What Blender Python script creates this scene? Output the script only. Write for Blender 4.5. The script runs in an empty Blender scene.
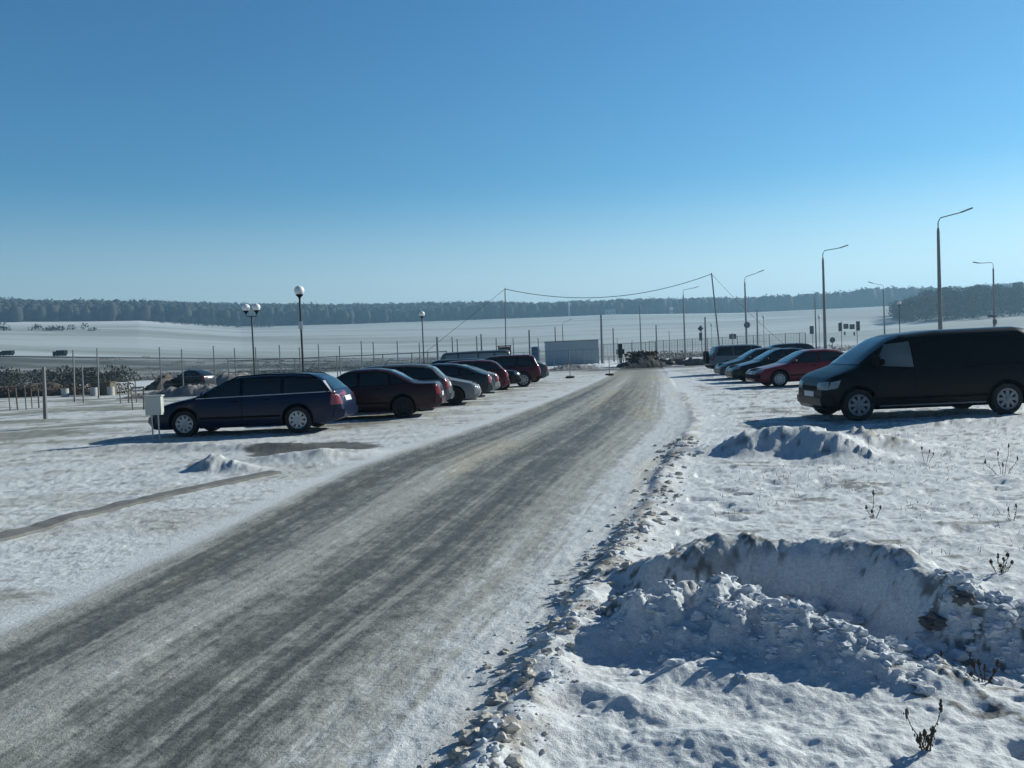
import bpy, bmesh, math, random
import numpy as np
from mathutils import Vector, Matrix, noise as mnoise
from mathutils.bvhtree import BVHTree
R = math.radians
random.seed(7)

# ---------------------------------------------------------------- camera, sky, sun, exposure
SC = bpy.context.scene
F, EYE, PITCH, ROLL = 850.0, 1.72, math.degrees(math.atan(34/850.0)), 2.4
cam_d = bpy.data.cameras.new('camera'); cam = bpy.data.objects.new('camera', cam_d)
SC.collection.objects.link(cam); SC.camera = cam
cam_d.lens = F/1024*36; cam_d.sensor_width = 36; cam_d.clip_end = 20000; cam_d.clip_start = 0.05
CM = (Matrix.Rotation(R(90-PITCH), 3, 'X') @ Matrix.Rotation(R(-ROLL), 3, 'Z'))
cam.matrix_world = Matrix.Translation((0, 0, EYE)) @ CM.to_4x4()

SUN_AZ, SUN_EL = 60.0, 25.0          # azimuth clockwise from +Y (view direction)
w = bpy.data.worlds.new('World'); SC.world = w; w.use_nodes = True
nt = w.node_tree; nt.nodes.clear()
sky = nt.nodes.new('ShaderNodeTexSky'); sky.sky_type = 'NISHITA'; sky.sun_disc = False
sky.sun_elevation = R(SUN_EL); sky.sun_rotation = R(SUN_AZ)
sky.air_density = 1.0; sky.dust_density = 0.1; sky.ozone_density = 2.2; sky.altitude = 200
bg = nt.nodes.new('ShaderNodeBackground'); bg.inputs[1].default_value = 0.09
wo = nt.nodes.new('ShaderNodeOutputWorld')
hs = nt.nodes.new('ShaderNodeHueSaturation'); hs.inputs['Saturation'].default_value = 1.22; hs.inputs['Hue'].default_value = .5
nt.links.new(sky.outputs[0], hs.inputs['Color']); tint = nt.nodes.new('ShaderNodeMix'); tint.data_type = 'RGBA'; tint.blend_type = 'MULTIPLY'; tint.inputs[0].default_value = 1
tint.inputs[7].default_value = (.62, 1.04, 1.14, 1)
nt.links.new(hs.outputs[0], tint.inputs[6]); hz = nt.nodes.new('ShaderNodeMix'); hz.data_type = 'RGBA'; tcw = nt.nodes.new('ShaderNodeTexCoord'); sx = nt.nodes.new('ShaderNodeSeparateXYZ')
nt.links.new(tcw.outputs['Generated'], sx.inputs[0]); mrw = nt.nodes.new('ShaderNodeMapRange'); mrw.interpolation_type = 'SMOOTHSTEP'
mrw.inputs[1].default_value = -.01; mrw.inputs[2].default_value = .20; mrw.inputs[3].default_value = .9; mrw.inputs[4].default_value = 0
nt.links.new(sx.outputs[2], mrw.inputs[0]); nt.links.new(mrw.outputs[0], hz.inputs[0])
hb_ = nt.nodes.new('ShaderNodeMix'); hb_.data_type = 'RGBA'; hb_.inputs[6].default_value = (5.7, 6.9, 7.6, 1); hb_.inputs[7].default_value = (11.2, 12.3, 12.7, 1)
mrx = nt.nodes.new('ShaderNodeMapRange'); mrx.inputs[1].default_value = -.55; mrx.inputs[2].default_value = .85; nt.links.new(sx.outputs[0], mrx.inputs[0]); nt.links.new(mrx.outputs[0], hb_.inputs[0])
nt.links.new(tint.outputs[2], hz.inputs[6]); nt.links.new(hb_.outputs[2], hz.inputs[7]); # sky dimmed and blued overhead and behind the camera to deepen the shade
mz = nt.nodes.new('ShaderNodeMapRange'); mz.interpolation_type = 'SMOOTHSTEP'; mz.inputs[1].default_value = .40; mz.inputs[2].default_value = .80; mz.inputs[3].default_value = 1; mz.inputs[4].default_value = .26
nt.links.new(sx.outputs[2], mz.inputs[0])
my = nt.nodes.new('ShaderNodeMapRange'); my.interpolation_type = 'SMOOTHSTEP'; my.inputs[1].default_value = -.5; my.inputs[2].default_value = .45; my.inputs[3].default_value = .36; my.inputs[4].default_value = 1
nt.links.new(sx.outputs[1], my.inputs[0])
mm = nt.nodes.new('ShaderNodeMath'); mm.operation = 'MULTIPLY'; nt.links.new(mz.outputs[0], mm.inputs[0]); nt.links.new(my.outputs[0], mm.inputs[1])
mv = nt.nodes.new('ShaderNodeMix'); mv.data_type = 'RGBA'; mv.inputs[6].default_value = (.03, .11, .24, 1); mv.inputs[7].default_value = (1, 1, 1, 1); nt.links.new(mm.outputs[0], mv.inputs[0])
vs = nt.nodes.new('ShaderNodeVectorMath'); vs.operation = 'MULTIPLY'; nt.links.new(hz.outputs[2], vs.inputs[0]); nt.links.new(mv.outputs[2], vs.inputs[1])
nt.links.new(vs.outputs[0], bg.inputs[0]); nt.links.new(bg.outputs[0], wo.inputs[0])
sl = bpy.data.lights.new('sun', 'SUN'); sl.energy = 5.0; sl.angle = R(0.53); sl.color = (1.0, 1.0, 0.91)
so = bpy.data.objects.new('sun', sl); SC.collection.objects.link(so)
sd = Vector((math.sin(R(SUN_AZ))*math.cos(R(SUN_EL)), math.cos(R(SUN_AZ))*math.cos(R(SUN_EL)), math.sin(R(SUN_EL))))
so.rotation_euler = sd.to_track_quat('Z', 'Y').to_euler(); so.location = sd*100
SC.view_settings.view_transform = 'Standard'; SC.view_settings.look = 'None'
SC.view_settings.gamma = 1; SC.view_settings.use_curve_mapping = False
SC.view_settings.exposure = 0.10
SC.cycles.volume_bounces = 0; SC.cycles.max_bounces = 5; SC.cycles.use_denoising = True
SC.cycles.caustics_reflective = False; SC.cycles.caustics_refractive = False

# ---------------------------------------------------------------- numpy noise
def _h(ix, iy, s):
    n = (ix.astype(np.int64)*374761393 + iy.astype(np.int64)*668265263 + s*974634777) & 0xffffffff
    n = ((n ^ (n >> 13))*1274126177) & 0xffffffff
    n = ((n ^ (n >> 16))*2246822519) & 0xffffffff
    return ((n ^ (n >> 15)) & 0xffffff)/16777215.0
def vn(x, y, s=0):
    x = np.asarray(x, float); y = np.asarray(y, float)
    c, d = .8, .6
    x, y = x*c - y*d + s*17.3, x*d + y*c - s*9.1
    ix = np.floor(x); iy = np.floor(y); fx = x-ix; fy = y-iy
    fx = fx*fx*fx*(fx*(fx*6-15)+10); fy = fy*fy*fy*(fy*(fy*6-15)+10)
    a = _h(ix, iy, s); b = _h(ix+1, iy, s); c_ = _h(ix, iy+1, s); d_ = _h(ix+1, iy+1, s)
    return (a+(b-a)*fx)*(1-fy) + (c_+(d_-c_)*fx)*fy
def van(x, y, s=0):          # axis-aligned variant, for streaks
    x = np.asarray(x, float)+s*3.7; y = np.asarray(y, float)+s*5.3
    ix = np.floor(x); iy = np.floor(y); fx = x-ix; fy = y-iy
    fx = fx*fx*(3-2*fx); fy = fy*fy*(3-2*fy)
    a = _h(ix, iy, s); b = _h(ix+1, iy, s); c_ = _h(ix, iy+1, s); d_ = _h(ix+1, iy+1, s)
    return (a+(b-a)*fx)*(1-fy) + (c_+(d_-c_)*fx)*fy
def fbm(x, y, o=4, s=0, g=.5, f=vn):
    t = 0; a = 1; n = 0; k = 1
    for i in range(o):
        t = t + a*f(np.asarray(x)*k, np.asarray(y)*k, s+i); n += a; a *= g; k *= 2.03
    return t/n
def ss(a, b, x):
    t = np.clip((np.asarray(x, float)-a)/(b-a), 0, 1); return t*t*(3-2*t)

# ---------------------------------------------------------------- terrain
def base_z(y): return -0.003*np.clip(np.asarray(y, float)-20, 0, 70)
def gp(px, py, z=None):
    """point of the ground (or of height z over it) seen at a pixel"""
    d = CM @ Vector(((px-512)/F, -(py-384)/F, -1))
    t = 20
    for _ in range(12):
        zz = float(base_z(d.y*t)) + (z or 0)
        t = (zz-EYE)/d.z
    return Vector((d.x*t, d.y*t, zz))
def at(px, py, Y):
    d = CM @ Vector(((px-512)/F, -(py-384)/F, -1)); t = Y/d.y
    return Vector((d.x*t, Y, EYE+d.z*t))

XLp = np.array([(0,-3.7),(3,-3.7),(5.7,-3.45),(7.5,-3.2),(13,-2.6),(19.8,-.75),(31,1.8),(46,4.8),(64,7.9),(80,10.5)])
XRp = np.array([(0,-1.2),(2.4,-.62),(3.5,-.26),(4.7,.04),(6.8,.72),(10.7,1.75),(15,2.95),(20,4.2),(27,5.4),(40,7.6),(64,11.4),(80,14.2)])
def xL(y): return np.interp(y, XLp[:,0], XLp[:,1])
def xR(y): return np.interp(y, XRp[:,0], XRp[:,1])

def seg_dist(x, y, pts):
    """signed distance to polyline, height interpolated along it. pts: (x,y,h)"""
    best = np.full(np.shape(x), 1e9); hh = np.zeros(np.shape(x)); sg = np.zeros(np.shape(x))
    for (x0,y0,h0),(x1,y1,h1) in zip(pts[:-1], pts[1:]):
        dx, dy = x1-x0, y1-y0; L2 = dx*dx+dy*dy
        t = np.clip(((x-x0)*dx+(y-y0)*dy)/L2, 0, 1)
        ex, ey = x-(x0+t*dx), y-(y0+t*dy); d = np.hypot(ex, ey)
        m = d < best
        best = np.where(m, d, best); hh = np.where(m, h0+t*(h1-h0), hh)
        sg = np.where(m, np.sign(dx*ey-dy*ex), sg)
    return best, sg, hh
def crest(lst):
    o = []
    for px, py, h in lst:
        p = gp(px, py, h); o.append((p.x, p.y, h))
    return o
BERM = crest([(632,572,.04),(648,564,.16),(668,556,.27),(700,545,.33),(740,538,.36),(800,541,.38),(850,540,.42),(885,547,.42),(920,562,.40),(960,580,.37),(995,596,.30),(1030,608,.22),(1070,624,.10)])
RUB = crest([(700,606,.08),(740,616,.12),(800,634,.15),(860,650,.13),(925,665,.08)])
PLAT = crest([(585,614,.01),(606,614,.09),(650,618,.15),(700,626,.15),(750,638,.12),(800,650,.08),(850,662,.02)])
MID = crest([(716,446,.12),(745,434,.30),(775,429,.36),(805,427,.38),(832,432,.34),(858,440,.12)])
MID2 = crest([(842,438,.12),(872,436,.19),(900,440,.12)])
LEFT = crest([(186,466,.05),(205,458,.16),(216,456,.22),(228,460,.15),(246,466,.07)])
HUMP = crest([(282,453,.12),(320,449,.17),(352,449,.11)])
RID = crest([(120,444,.05),(180,443,.10),(240,443,.11),(290,443,.12),(335,446,.04)])
RID2 = crest([(870,425,.02),(940,421,.07),(1024,417,.10),(1120,413,.10)])
LUMPS = [(650,640,.10,.35),(600,700,.10,.22),(640,715,.13,.20),(700,680,.08,.28),(745,690,.07,.35),(560,740,.10,.25),
         (820,700,.05,.35),(760,745,.06,.4),(880,740,.04,.3),(960,700,.04,.4),(690,745,.05,.25),(620,650,.12,.22),(560,680,.10,.18)]
LUMPS = [(gp(a,b).x, gp(a,b).y, h, r) for a,b,h,r in LUMPS]
HEAP = gp(650,368); HEAP = (HEAP.x, HEAP.y)
_AZ = np.array([-40,-31,-20,-11.6,-8,0,7.3,15,22,27,31,45.])   # degrees
def far_z(x, y, r):
    az = np.degrees(np.arctan2(x, y))
    aaz = np.clip(az, -45, 45)
    z350 = np.interp(aaz, [-45,-31,-20,-8,0,45], [8,7,3.5,.3,-.6,-.6])
    e1 = np.interp(aaz, [-45,-31,-23.5,-17.5,-8,7,15,22,45], [50,50,49,39,38.5,38,33,32,30])
    e2 = np.interp(aaz, [-45,-31,-19,-8,5.8,15,22,45], [79,76,69,61,53,45,44,46])*1.3-13
    d = r
    lo = np.full(np.shape(x), -.21)
    z = np.where(d < 200, lo+(-1.2-lo)*ss(90,200,d), 0)
    z = np.where((d >= 200)&(d < 350), -1.2+(z350+1.2)*ss(200,350,d)*1.0, z)
    t = np.clip((d-350)/650, 0, 1)
    z = np.where((d >= 350)&(d < 1000), z350+(e1-z350)*(t*1.25-.25*t*t)+np.sin(t*9+az*.2)*0.8*t*(1-t), z)
    z = np.where((d >= 1000)&(d < 1400), e1+(e2-e1)*np.clip((d-1000)/400,0,1), z)
    z = np.where(d >= 1400, e2-(d-1400)*.004, z)
    return z
def ground(x, y, full=False):
    x = np.asarray(x, float); y = np.asarray(y, float)
    r = np.hypot(x, y)
    far = ss(75, 95, r)
    z = base_z(np.where(y > 0, np.minimum(y, 90), 0))*(1-far) + far_z(x, y, r)*far
    nf = 1-ss(120, 300, r)
    xl, xr = xL(y), xR(y)
    front = ss(.3, 1.5, y)
    t = (x-xl)/(xr-xl)
    inroad = ss(-.02,.06,t)*(1-ss(.98,1.0,t))*(y > 0)*(y < 78)
    out = 1-inroad
    # crusty relief of the trodden foreground
    z = z + ss(.25,.6,x-xr)*(y > 1)*(1-ss(4.6,5.6,y))*(.045*np.abs(fbm(x*2.7,y*3.3,4,33,.6)-.5)+.022*(fbm(x*8,y*9,3,35,.6)-.5))
    # gentle waves
    z = z + nf*(0.05*(fbm(x*.35, y*.35, 3, 1)-.5) + .25*(fbm(x*.05,y*.05,2,5)-.5)*ss(25,60,r))*out
    # snow surface: wind crust and lumps off the road
    right = ss(0, .5, x-xr)
    lot = ss(0,.6,xl-x)
    rough = fbm(x*2.2, y*2.2, 4, 11)-.5
    near = 1-ss(10, 40, r)
    z = z + (right*(.05*rough+.06*(np.abs(fbm(x*.9+3,y*1.6,3,31)-.5))) + lot*.045*rough*ss(.8,2.2,xl-x))*(.35+.65*near)*nf
    fine = (fbm(x*9, y*14, 3, 21, .6)-.5)
    z = z + (right*.030 + lot*.022)*fine*near
    # pits trodden in the snow field
    pit = np.clip(vn(x*3.2, y*5.0, 77)-.74, 0, 1)
    z = z - right*pit*.22*near*(x > xr+.5)
    # wheel ruts and ice ripples on the road
    rut = -.018*(np.exp(-((t-.13)/.08)**2)+np.exp(-((t-.55)/.12)**2)) + .012*np.exp(-((t-.33)/.06)**2)
    along = y*1.0
    z = z + inroad*(rut*(1-ss(35,60,r)) + .012*(fbm(t*34, along*.5, 3, 41, .6, van)-.5) + .008*(fbm(x*11, y*11, 2, 45)-.5)*near)
    # tread-marked slush shelf
    z = z + inroad*.012*ss(.68,.76,t)*(1-ss(.92,.98,t))*(fbm(t*26, y*5, 3, 47, .6, van)-.5)*2
    # ploughed ridge along the road
    rx = x-xr-.10-.10*(vn(y*1.3, 0*y, 61)-.5)
    hr = np.interp(y, [1,3,5,8,11,15,22,40], [.06,.075,.085,.07,.06,.045,.02,.0])
    rg = hr*np.exp(-(rx/np.where(rx < 0,.13,.20))**2)*(.55+.9*vn(y*2.7, x*1.2, 63))
    lump = np.maximum(fbm(x*7, y*7, 3, 65)-.46, 0)*.16
    z = z + front*(rg + lump*np.exp(-(rx/.26)**2)*hr/.17)
    masks = {}
    if True:
        m = (y > 2)&(y < 9)&(x > -.5)
        d, sg, h = seg_dist(x, y, BERM)
        wob = .07*(vn(x*2.1, y*2.1, 81)-.5)
        dd = d*sg + wob               # sg>0: far side
        prof = np.where(dd > 0, np.exp(-(dd/.42)**2), 1/(1+np.exp(((-dd)-.20)*17))*1.03)
        prof = np.where(dd > 0, prof, np.minimum(prof, 1.0))
        b = h*np.clip(prof,0,1)*(d < 1.6)
        ck = (fbm(x*3, y*3, 4, 83, .6)-.5)
        bb = b + b*ck*.16 + (fbm(x*13,y*13,3,84,.65)-.5)*.045*ss(.04,.15,b) + np.maximum(fbm(x*11,y*11,2,85)-.50,0)*.04*(b > .05)*ss(.03,.2,b)
        d2, sg2, h2 = seg_dist(x, y, RUB)
        b2 = h2*np.exp(-(d2/.20)**2)*(.5+1.0*fbm(x*3.5,y*3.5,3,87)) + np.maximum(fbm(x*8,y*8,3,89)-.5,0)*.16*np.exp(-(d2/.26)**2)
        # shelf of piled snow between road ridge and rubble line
        z = z + np.where(m, np.maximum(bb, 0)+b2, 0)
        d3, sg3, h3 = seg_dist(x, y, PLAT)
        q3 = d3*sg3+.12*(fbm(x*2.6,y*2.6,3,86)-.5)
        b3 = h3*np.where(q3 > 0, np.exp(-(q3/.55)**2), 1/(1+np.exp(((-q3)-.14)*15)))*(d3 < 1.3)*(.35+1.3*fbm(x*3.2,y*3.2,4,88,.6))
        b3 = b3 + np.maximum(fbm(x*7,y*7,3,90)-.42,0)*.22*ss(.03,.10,b3)
        z = z + np.where(m, b3*(1-ss(.10,.3,b)*.6), 0)
        masks['berm'] = m & (((b > .05)) | (b2 > .07))
        for lx, ly, lh, lr in LUMPS:
            z = z + .6*lh*np.exp(-(((x-lx)/lr)**2+((y-ly)/(lr*.55))**2))*(.6+.8*fbm(x*4,y*4,2,91))
        for nm, ln, wd in (('mid', MID, .55), ('mid2', MID2, .40), ('left', LEFT, .30)):
            d, sg, h = seg_dist(x, y, ln)
            b = h*np.where(sg > 0, np.exp(-(d/wd)**2), np.exp(-(d/(wd*.8))**2.0))
            bb = b*(1+.35*(fbm(x*2,y*2,3,93,.6)-.5)) + np.maximum(fbm(x*8,y*8,2,94)-.5,0)*.12*ss(.03,.12,b)
            z = z + bb; masks[nm] = b > .045
        for ln, wd in ((HUMP,.45),(RID,.35),(RID2,.45)):
            d, sg, h = seg_dist(x, y, ln); z = z + h*np.exp(-(d/wd)**2)*(1+.5*(fbm(x*3,y*3,3,96)-.5))
        # left terrace bank along the trench behind the far garden
    # rubble and debris at the far end of the lot
    e = np.exp(-(((x-HEAP[0])/5.0)**2+((y-HEAP[1]-3)/2.0)**2))
    z = z + .25*e*fbm(x*1.3,y*1.3,3,95)
    if full: return z, masks, t
    return z
GRID = {}
def gz(x, y):
    rs, az, Z = GRID['g']; r = math.hypot(x, y); a = math.atan2(x, y)
    i = min(max(int(np.searchsorted(rs, r))-1, 0), len(rs)-2); j = min(max(int(np.searchsorted(az, a))-1, 0), len(az)-2)
    u = min(max((r-rs[i])/(rs[i+1]-rs[i]),0),1); v = min(max((a-az[j])/(az[j+1]-az[j]),0),1)
    return float((Z[i,j]*(1-v)+Z[i,j+1]*v)*(1-u)+(Z[i+1,j]*(1-v)+Z[i+1,j+1]*v)*u)

def lin(c): return np.array([(v/255)**2.2 for v in c])
def mixc(a, b, f): return a*(1-f[...,None]) + b*f[...,None]
def ground_albedo(x, y, z, t):
    r = np.hypot(x, y); xl, xr = xL(y), xR(y)
    S = np.array([.73,.76,.77]); col = np.broadcast_to(S, x.shape+(3,)).copy()
    soil = np.array([.13,.12,.095]); grass = np.array([.20,.20,.13]); ice = np.array([.125,.130,.114]); slush = np.array([.41,.415,.375])
    brown = np.array([.26,.235,.19])
    az = np.degrees(np.arctan2(x, y))
    # field texture: exposed soil streaks where snow is thin (right field)
    right = ss(.3, 1.2, x-xr)
    st = fbm(x*1.1, y*5.2, 4, 101, .6, van)
    th = .66-.05*ss(8,20,y)
    col = mixc(col, soil*1.2, right*ss(th, th+.09, st)*.75*(r < 90)*ss(4.5,6.5,y))
    st2 = fbm(x*7, y*16, 3, 105, .6)
    col = mixc(col, soil, right*ss(.68,.76,st2)*.7*ss(4.5,6,y)*(r < 60))
    big = fbm(x*.25, y*.35, 3, 107)
    col = mixc(col, grass, right*ss(.52,.68,big)*ss(.45,.62,st)*.45*ss(9,14,y)*(r < 90))
    # left verge and lot: tyre-packed grey snow
    left = ss(0,.5,xl-x)
    lf = fbm(x*.5, y*1.6, 4, 111, .6)
    col = mixc(col, slush*1.25, left*(.12+.55*ss(.45,.66,lf))*(r < 80))
    lf2 = fbm(x*2.5, y*7, 3, 113, .6, van)
    col = mixc(col, soil*1.5, left*ss(.64,.74,lf2)*.55*(r < 60))
    # bare brownish ground left behind the wagon and in front of the garden
    gm = ss(-8,-11,x)*ss(15,21,y)*(1-ss(60,75,y))
    col = mixc(col, grass*.9, gm*ss(.42,.6,fbm(x*.35,y*.9,4,115))*.75)
    # brown drip stains under the parked row
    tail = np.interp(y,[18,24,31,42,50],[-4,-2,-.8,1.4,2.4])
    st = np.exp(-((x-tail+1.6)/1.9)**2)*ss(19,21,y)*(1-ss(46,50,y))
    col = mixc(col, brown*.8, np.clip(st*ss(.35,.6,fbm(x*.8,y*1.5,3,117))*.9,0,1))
    # exposed asphalt patch before the wagon's tail
    p = gp(314,449); q = fbm(x*2,y*2,3,119)-.5
    u = ((x-p.x)/1.35)**2+((y-p.y)/1.15)**2+q*.8
    col = mixc(col, np.array([.15,.145,.125]), 1-ss(.8,1.05,u))
    # ROAD
    inr = ss(-.05,.06,t+.03*(fbm(x*1.5,y*1.5,3,121)-.5))*(1-ss(.965,1.0,t+.02*(vn(x*5,y*5,123)-.5)))*(y > 0)*(y < 85)
    near_ = 1-ss(8,20,y); s1 = fbm(t*64, y*.11, 3, 125, .55, van); s2 = fbm(t*20, y*.07, 3, 127, .5, van); s3 = fbm(x*14, y*14, 3, 129)
    # brightness across: dark left rut, paler crown, broad dark rut, pale shelf
    tt = t+.02*(s2-.5)
    prof = np.interp(tt, [-.05,.0,.03,.07,.18,.25,.30,.36,.42,.50,.64,.71,.79,.87,.91,.95,1.02],
                         [ 1.0,.80,.38,.12,.10,.28,.46,.50,.30,.14,.14,.30,.58,.80,1.0,1.06,1.06])
    farm = ss(20,55,y)
    prof = prof*(1-farm*.35)+.30*farm+.05
    prof = np.clip(prof + (s1-.5)*(.46-.2*farm) + (s2-.5)*(.5-.2*farm) + (s3-.5)*.30 + (fbm(x*3.1,y*3.1,4,126,.6)-.5)*.30 + (fbm(t*200, y*.5, 2, 128, .6, van)-.5)*.24*(1-farm) + (fbm(x*26,y*26,2,130,.7)-.5)*.24*near_, 0, 1)
    rc = mixc(np.broadcast_to(ice, x.shape+(3,)), slush, ss(0,.55,prof))
    rc = mixc(rc, S*.97, ss(.55,1.0,prof)*.9)
    bn = .6*ss(.05,.12,t)*ss(.5,.62,fbm(t*5, y*.18, 3, 131, .6, van))
    rc = mixc(rc, rc*np.array([1.12,1.0,.84]), bn)
    fb = ss(28,62,y)*np.exp(-((t-.5)/.42)**2)
    rc = mixc(rc, brown*1.25, fb*.75*ss(.2,.6,fbm(x*.8,y*.8,3,133)+.1))
    col = mixc(col, rc, inr)
    # lane through the lot at its end: muddy track
    mud = ss(48,60,y)*(1-ss(66,74,y))*np.exp(-((x-9.5)/6)**2)
    col = mixc(col, brown, mud*.7*ss(.35,.6,fbm(x*.4,y*1.2,3,135)))
    # ridge dirt
    rx = x-xr-.10
    col = mixc(col, np.array([.42,.35,.27]), np.exp(-(rx/.20)**2)*ss(.42,.66,fbm(x*9,y*9,3,137))*.75*(y > 1)*(y < 30))
    d, sg, h = seg_dist(x, y, BERM)
    spk = ss(.56,.65,fbm(x*13,y*16,3,151,.6))*(d < .9)*ss(.38,.55,fbm(x*2.3,y*2.3,2,153))*(y > 3)
    col = mixc(col, soil*.9, spk*.8)
    rim = np.exp(-(d/.10)**2)*ss(.35,.65,fbm(x*9,y*9,3,155))*(y > 2)
    col = mixc(col, np.array([.42,.42,.39]), rim*.5)
    for ln, k_ in ((MID,.10),(MID2,.8)):
        d, sg, h = seg_dist(x, y, ln); col = mixc(col, np.array([.20,.18,.15]), np.exp(-(d/.38)**2)*ss(.42,.60,fbm(x*5,y*7,3,157))*k_)
    # debris strip between lot and fence
    deb = ss(60,64,y)*(1-ss(76,86,y))*(x > -8)
    col = mixc(col, soil*1.1, deb*ss(.40,.56,fbm(x*.35,y*.8,4,141,.6)))
    # scrub belt in the valley
    belt = ss(120,150,r)*(1-ss(332,345,r)*1.0)
    bl = ss(.36,.55,fbm(x*.012,y*.05,4,143))
    bmix = belt*(.62+.38*bl)*np.interp(az,[-40,-5,8,25,45],[1,1,.75,.5,.4])
    col = mixc(col, np.array([.13,.125,.09]), bmix)
    # band of road in the valley
    # field: stubble lines under thin snow
    fm = ss(342,348,r)
    fs = fbm(x*.006+y*.002, y*.035, 4, 145, .6)
    fl = fbm(x*.01, y*.12, 3, 147, .6, van)
    fc = mixc(np.broadcast_to(np.array([.56,.62,.61]), x.shape+(3,)), np.array([.34,.38,.35]), ss(.35,.7,fs)*.7+ss(.5,.75,fl)*.3)
    hill = ss(-19,-22,az)*ss(700,900,r)
    fc = mixc(fc, np.broadcast_to(np.array([.78,.80,.81]), x.shape+(3,)), hill*.9)
    rr = ss(14,18,az)*ss(600,720,r+25*(az-18))*.55
    fc = mixc(fc, np.array([.33,.33,.31]), rr)
    col = mixc(col, fc, fm)
    col = mixc(col, np.array([.05,.06,.045]), ss(1040,1100,r)*.9)
    return col

def nodes(name):
    m = bpy.data.materials.new(name); m.use_nodes = True
    n = m.node_tree; return m, n, n.nodes['Principled BSDF']
def mat(name, col, rough=.5, metal=0, bump=0, bscale=40, var=0, vscale=5, spec=.5, coat=0, emis=None):
    m, n, b = nodes(name)
    b.inputs['Base Color'].default_value = (*col, 1); b.inputs['Roughness'].default_value = rough
    b.inputs['Metallic'].default_value = metal; b.inputs['Specular IOR Level'].default_value = spec
    b.inputs['Coat Weight'].default_value = coat; b.inputs['Coat Roughness'].default_value = .08
    tc = n.nodes.new('ShaderNodeTexCoord')
    if var:
        nz = n.nodes.new('ShaderNodeTexNoise'); nz.inputs['Scale'].default_value = vscale; nz.inputs['Detail'].default_value = 6
        n.links.new(tc.outputs['Object'], nz.inputs['Vector'])
        mx = n.nodes.new('ShaderNodeMix'); mx.data_type = 'RGBA'
        mx.inputs[6].default_value = (*[c*(1-var) for c in col], 1); mx.inputs[7].default_value = (*[min(1, c*(1+var)) for c in col], 1)
        n.links.new(nz.outputs[0], mx.inputs[0]); n.links.new(mx.outputs[2], b.inputs['Base Color'])
    if bump:
        nz = n.nodes.new('ShaderNodeTexNoise'); nz.inputs['Scale'].default_value = bscale; nz.inputs['Detail'].default_value = 5
        n.links.new(tc.outputs['Object'], nz.inputs['Vector'])
        bp = n.nodes.new('ShaderNodeBump'); bp.inputs['Strength'].default_value = bump; bp.inputs['Distance'].default_value = .02
        n.links.new(nz.outputs[0], bp.inputs['Height']); n.links.new(bp.outputs[0], b.inputs['Normal'])
    return m
def ground_mat():
    m, n, b = nodes('snow_and_ice')
    L = n.links.new
    at_ = n.nodes.new('ShaderNodeAttribute'); at_.attribute_name = 'albedo'
    ge = n.nodes.new('ShaderNodeNewGeometry')
    n1 = n.nodes.new('ShaderNodeTexNoise'); n1.inputs['Scale'].default_value = 38; n1.inputs['Detail'].default_value = 6; n1.inputs['Roughness'].default_value = .65
    L(ge.outputs['Position'], n1.inputs['Vector'])
    n2 = n.nodes.new('ShaderNodeTexNoise'); n2.inputs['Scale'].default_value = 160; n2.inputs['Detail'].default_value = 3
    L(ge.outputs['Position'], n2.inputs['Vector'])
    mr = n.nodes.new('ShaderNodeMapRange'); mr.inputs[1].default_value = .3; mr.inputs[2].default_value = .7; mr.inputs[3].default_value = .80; mr.inputs[4].default_value = 1.12
    L(n1.outputs[0], mr.inputs[0])
    mr2 = n.nodes.new('ShaderNodeMapRange'); mr2.inputs[1].default_value = .3; mr2.inputs[2].default_value = .7; mr2.inputs[3].default_value = .78; mr2.inputs[4].default_value = 1.12
    L(n2.outputs[0], mr2.inputs[0])
    mu = n.nodes.new('ShaderNodeMath'); mu.operation = 'MULTIPLY'; L(mr.outputs[0], mu.inputs[0]); L(mr2.outputs[0], mu.inputs[1])
    vm = n.nodes.new('ShaderNodeVectorMath'); vm.operation = 'SCALE'; L(at_.outputs['Color'], vm.inputs[0]); L(mu.outputs[0], vm.inputs['Scale'])
    L(vm.outputs[0], b.inputs['Base Color'])
    # darker = wetter ice, slightly glossy
    bw = n.nodes.new('ShaderNodeRGBToBW'); L(at_.outputs['Color'], bw.inputs[0])
    rr = n.nodes.new('ShaderNodeMapRange'); rr.inputs[1].default_value = .08; rr.inputs[2].default_value = .4; rr.inputs[3].default_value = .50; rr.inputs[4].default_value = .75
    L(bw.outputs[0], rr.inputs[0]); L(rr.outputs[0], b.inputs['Roughness'])
    b.inputs['Specular IOR Level'].default_value = .25
    ad = n.nodes.new('ShaderNodeMath'); ad.operation = 'ADD'; L(n1.outputs[0], ad.inputs[0])
    ml = n.nodes.new('ShaderNodeMath'); ml.operation = 'MULTIPLY'; ml.inputs[1].default_value = .35; L(n2.outputs[0], ml.inputs[0]); L(ml.outputs[0], ad.inputs[1])
    bp = n.nodes.new('ShaderNodeBump'); bp.inputs['Strength'].default_value = .55; bp.inputs['Distance'].default_value = .02
    L(ad.outputs[0], bp.inputs['Height']); L(bp.outputs[0], b.inputs['Normal'])
    return m

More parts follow.
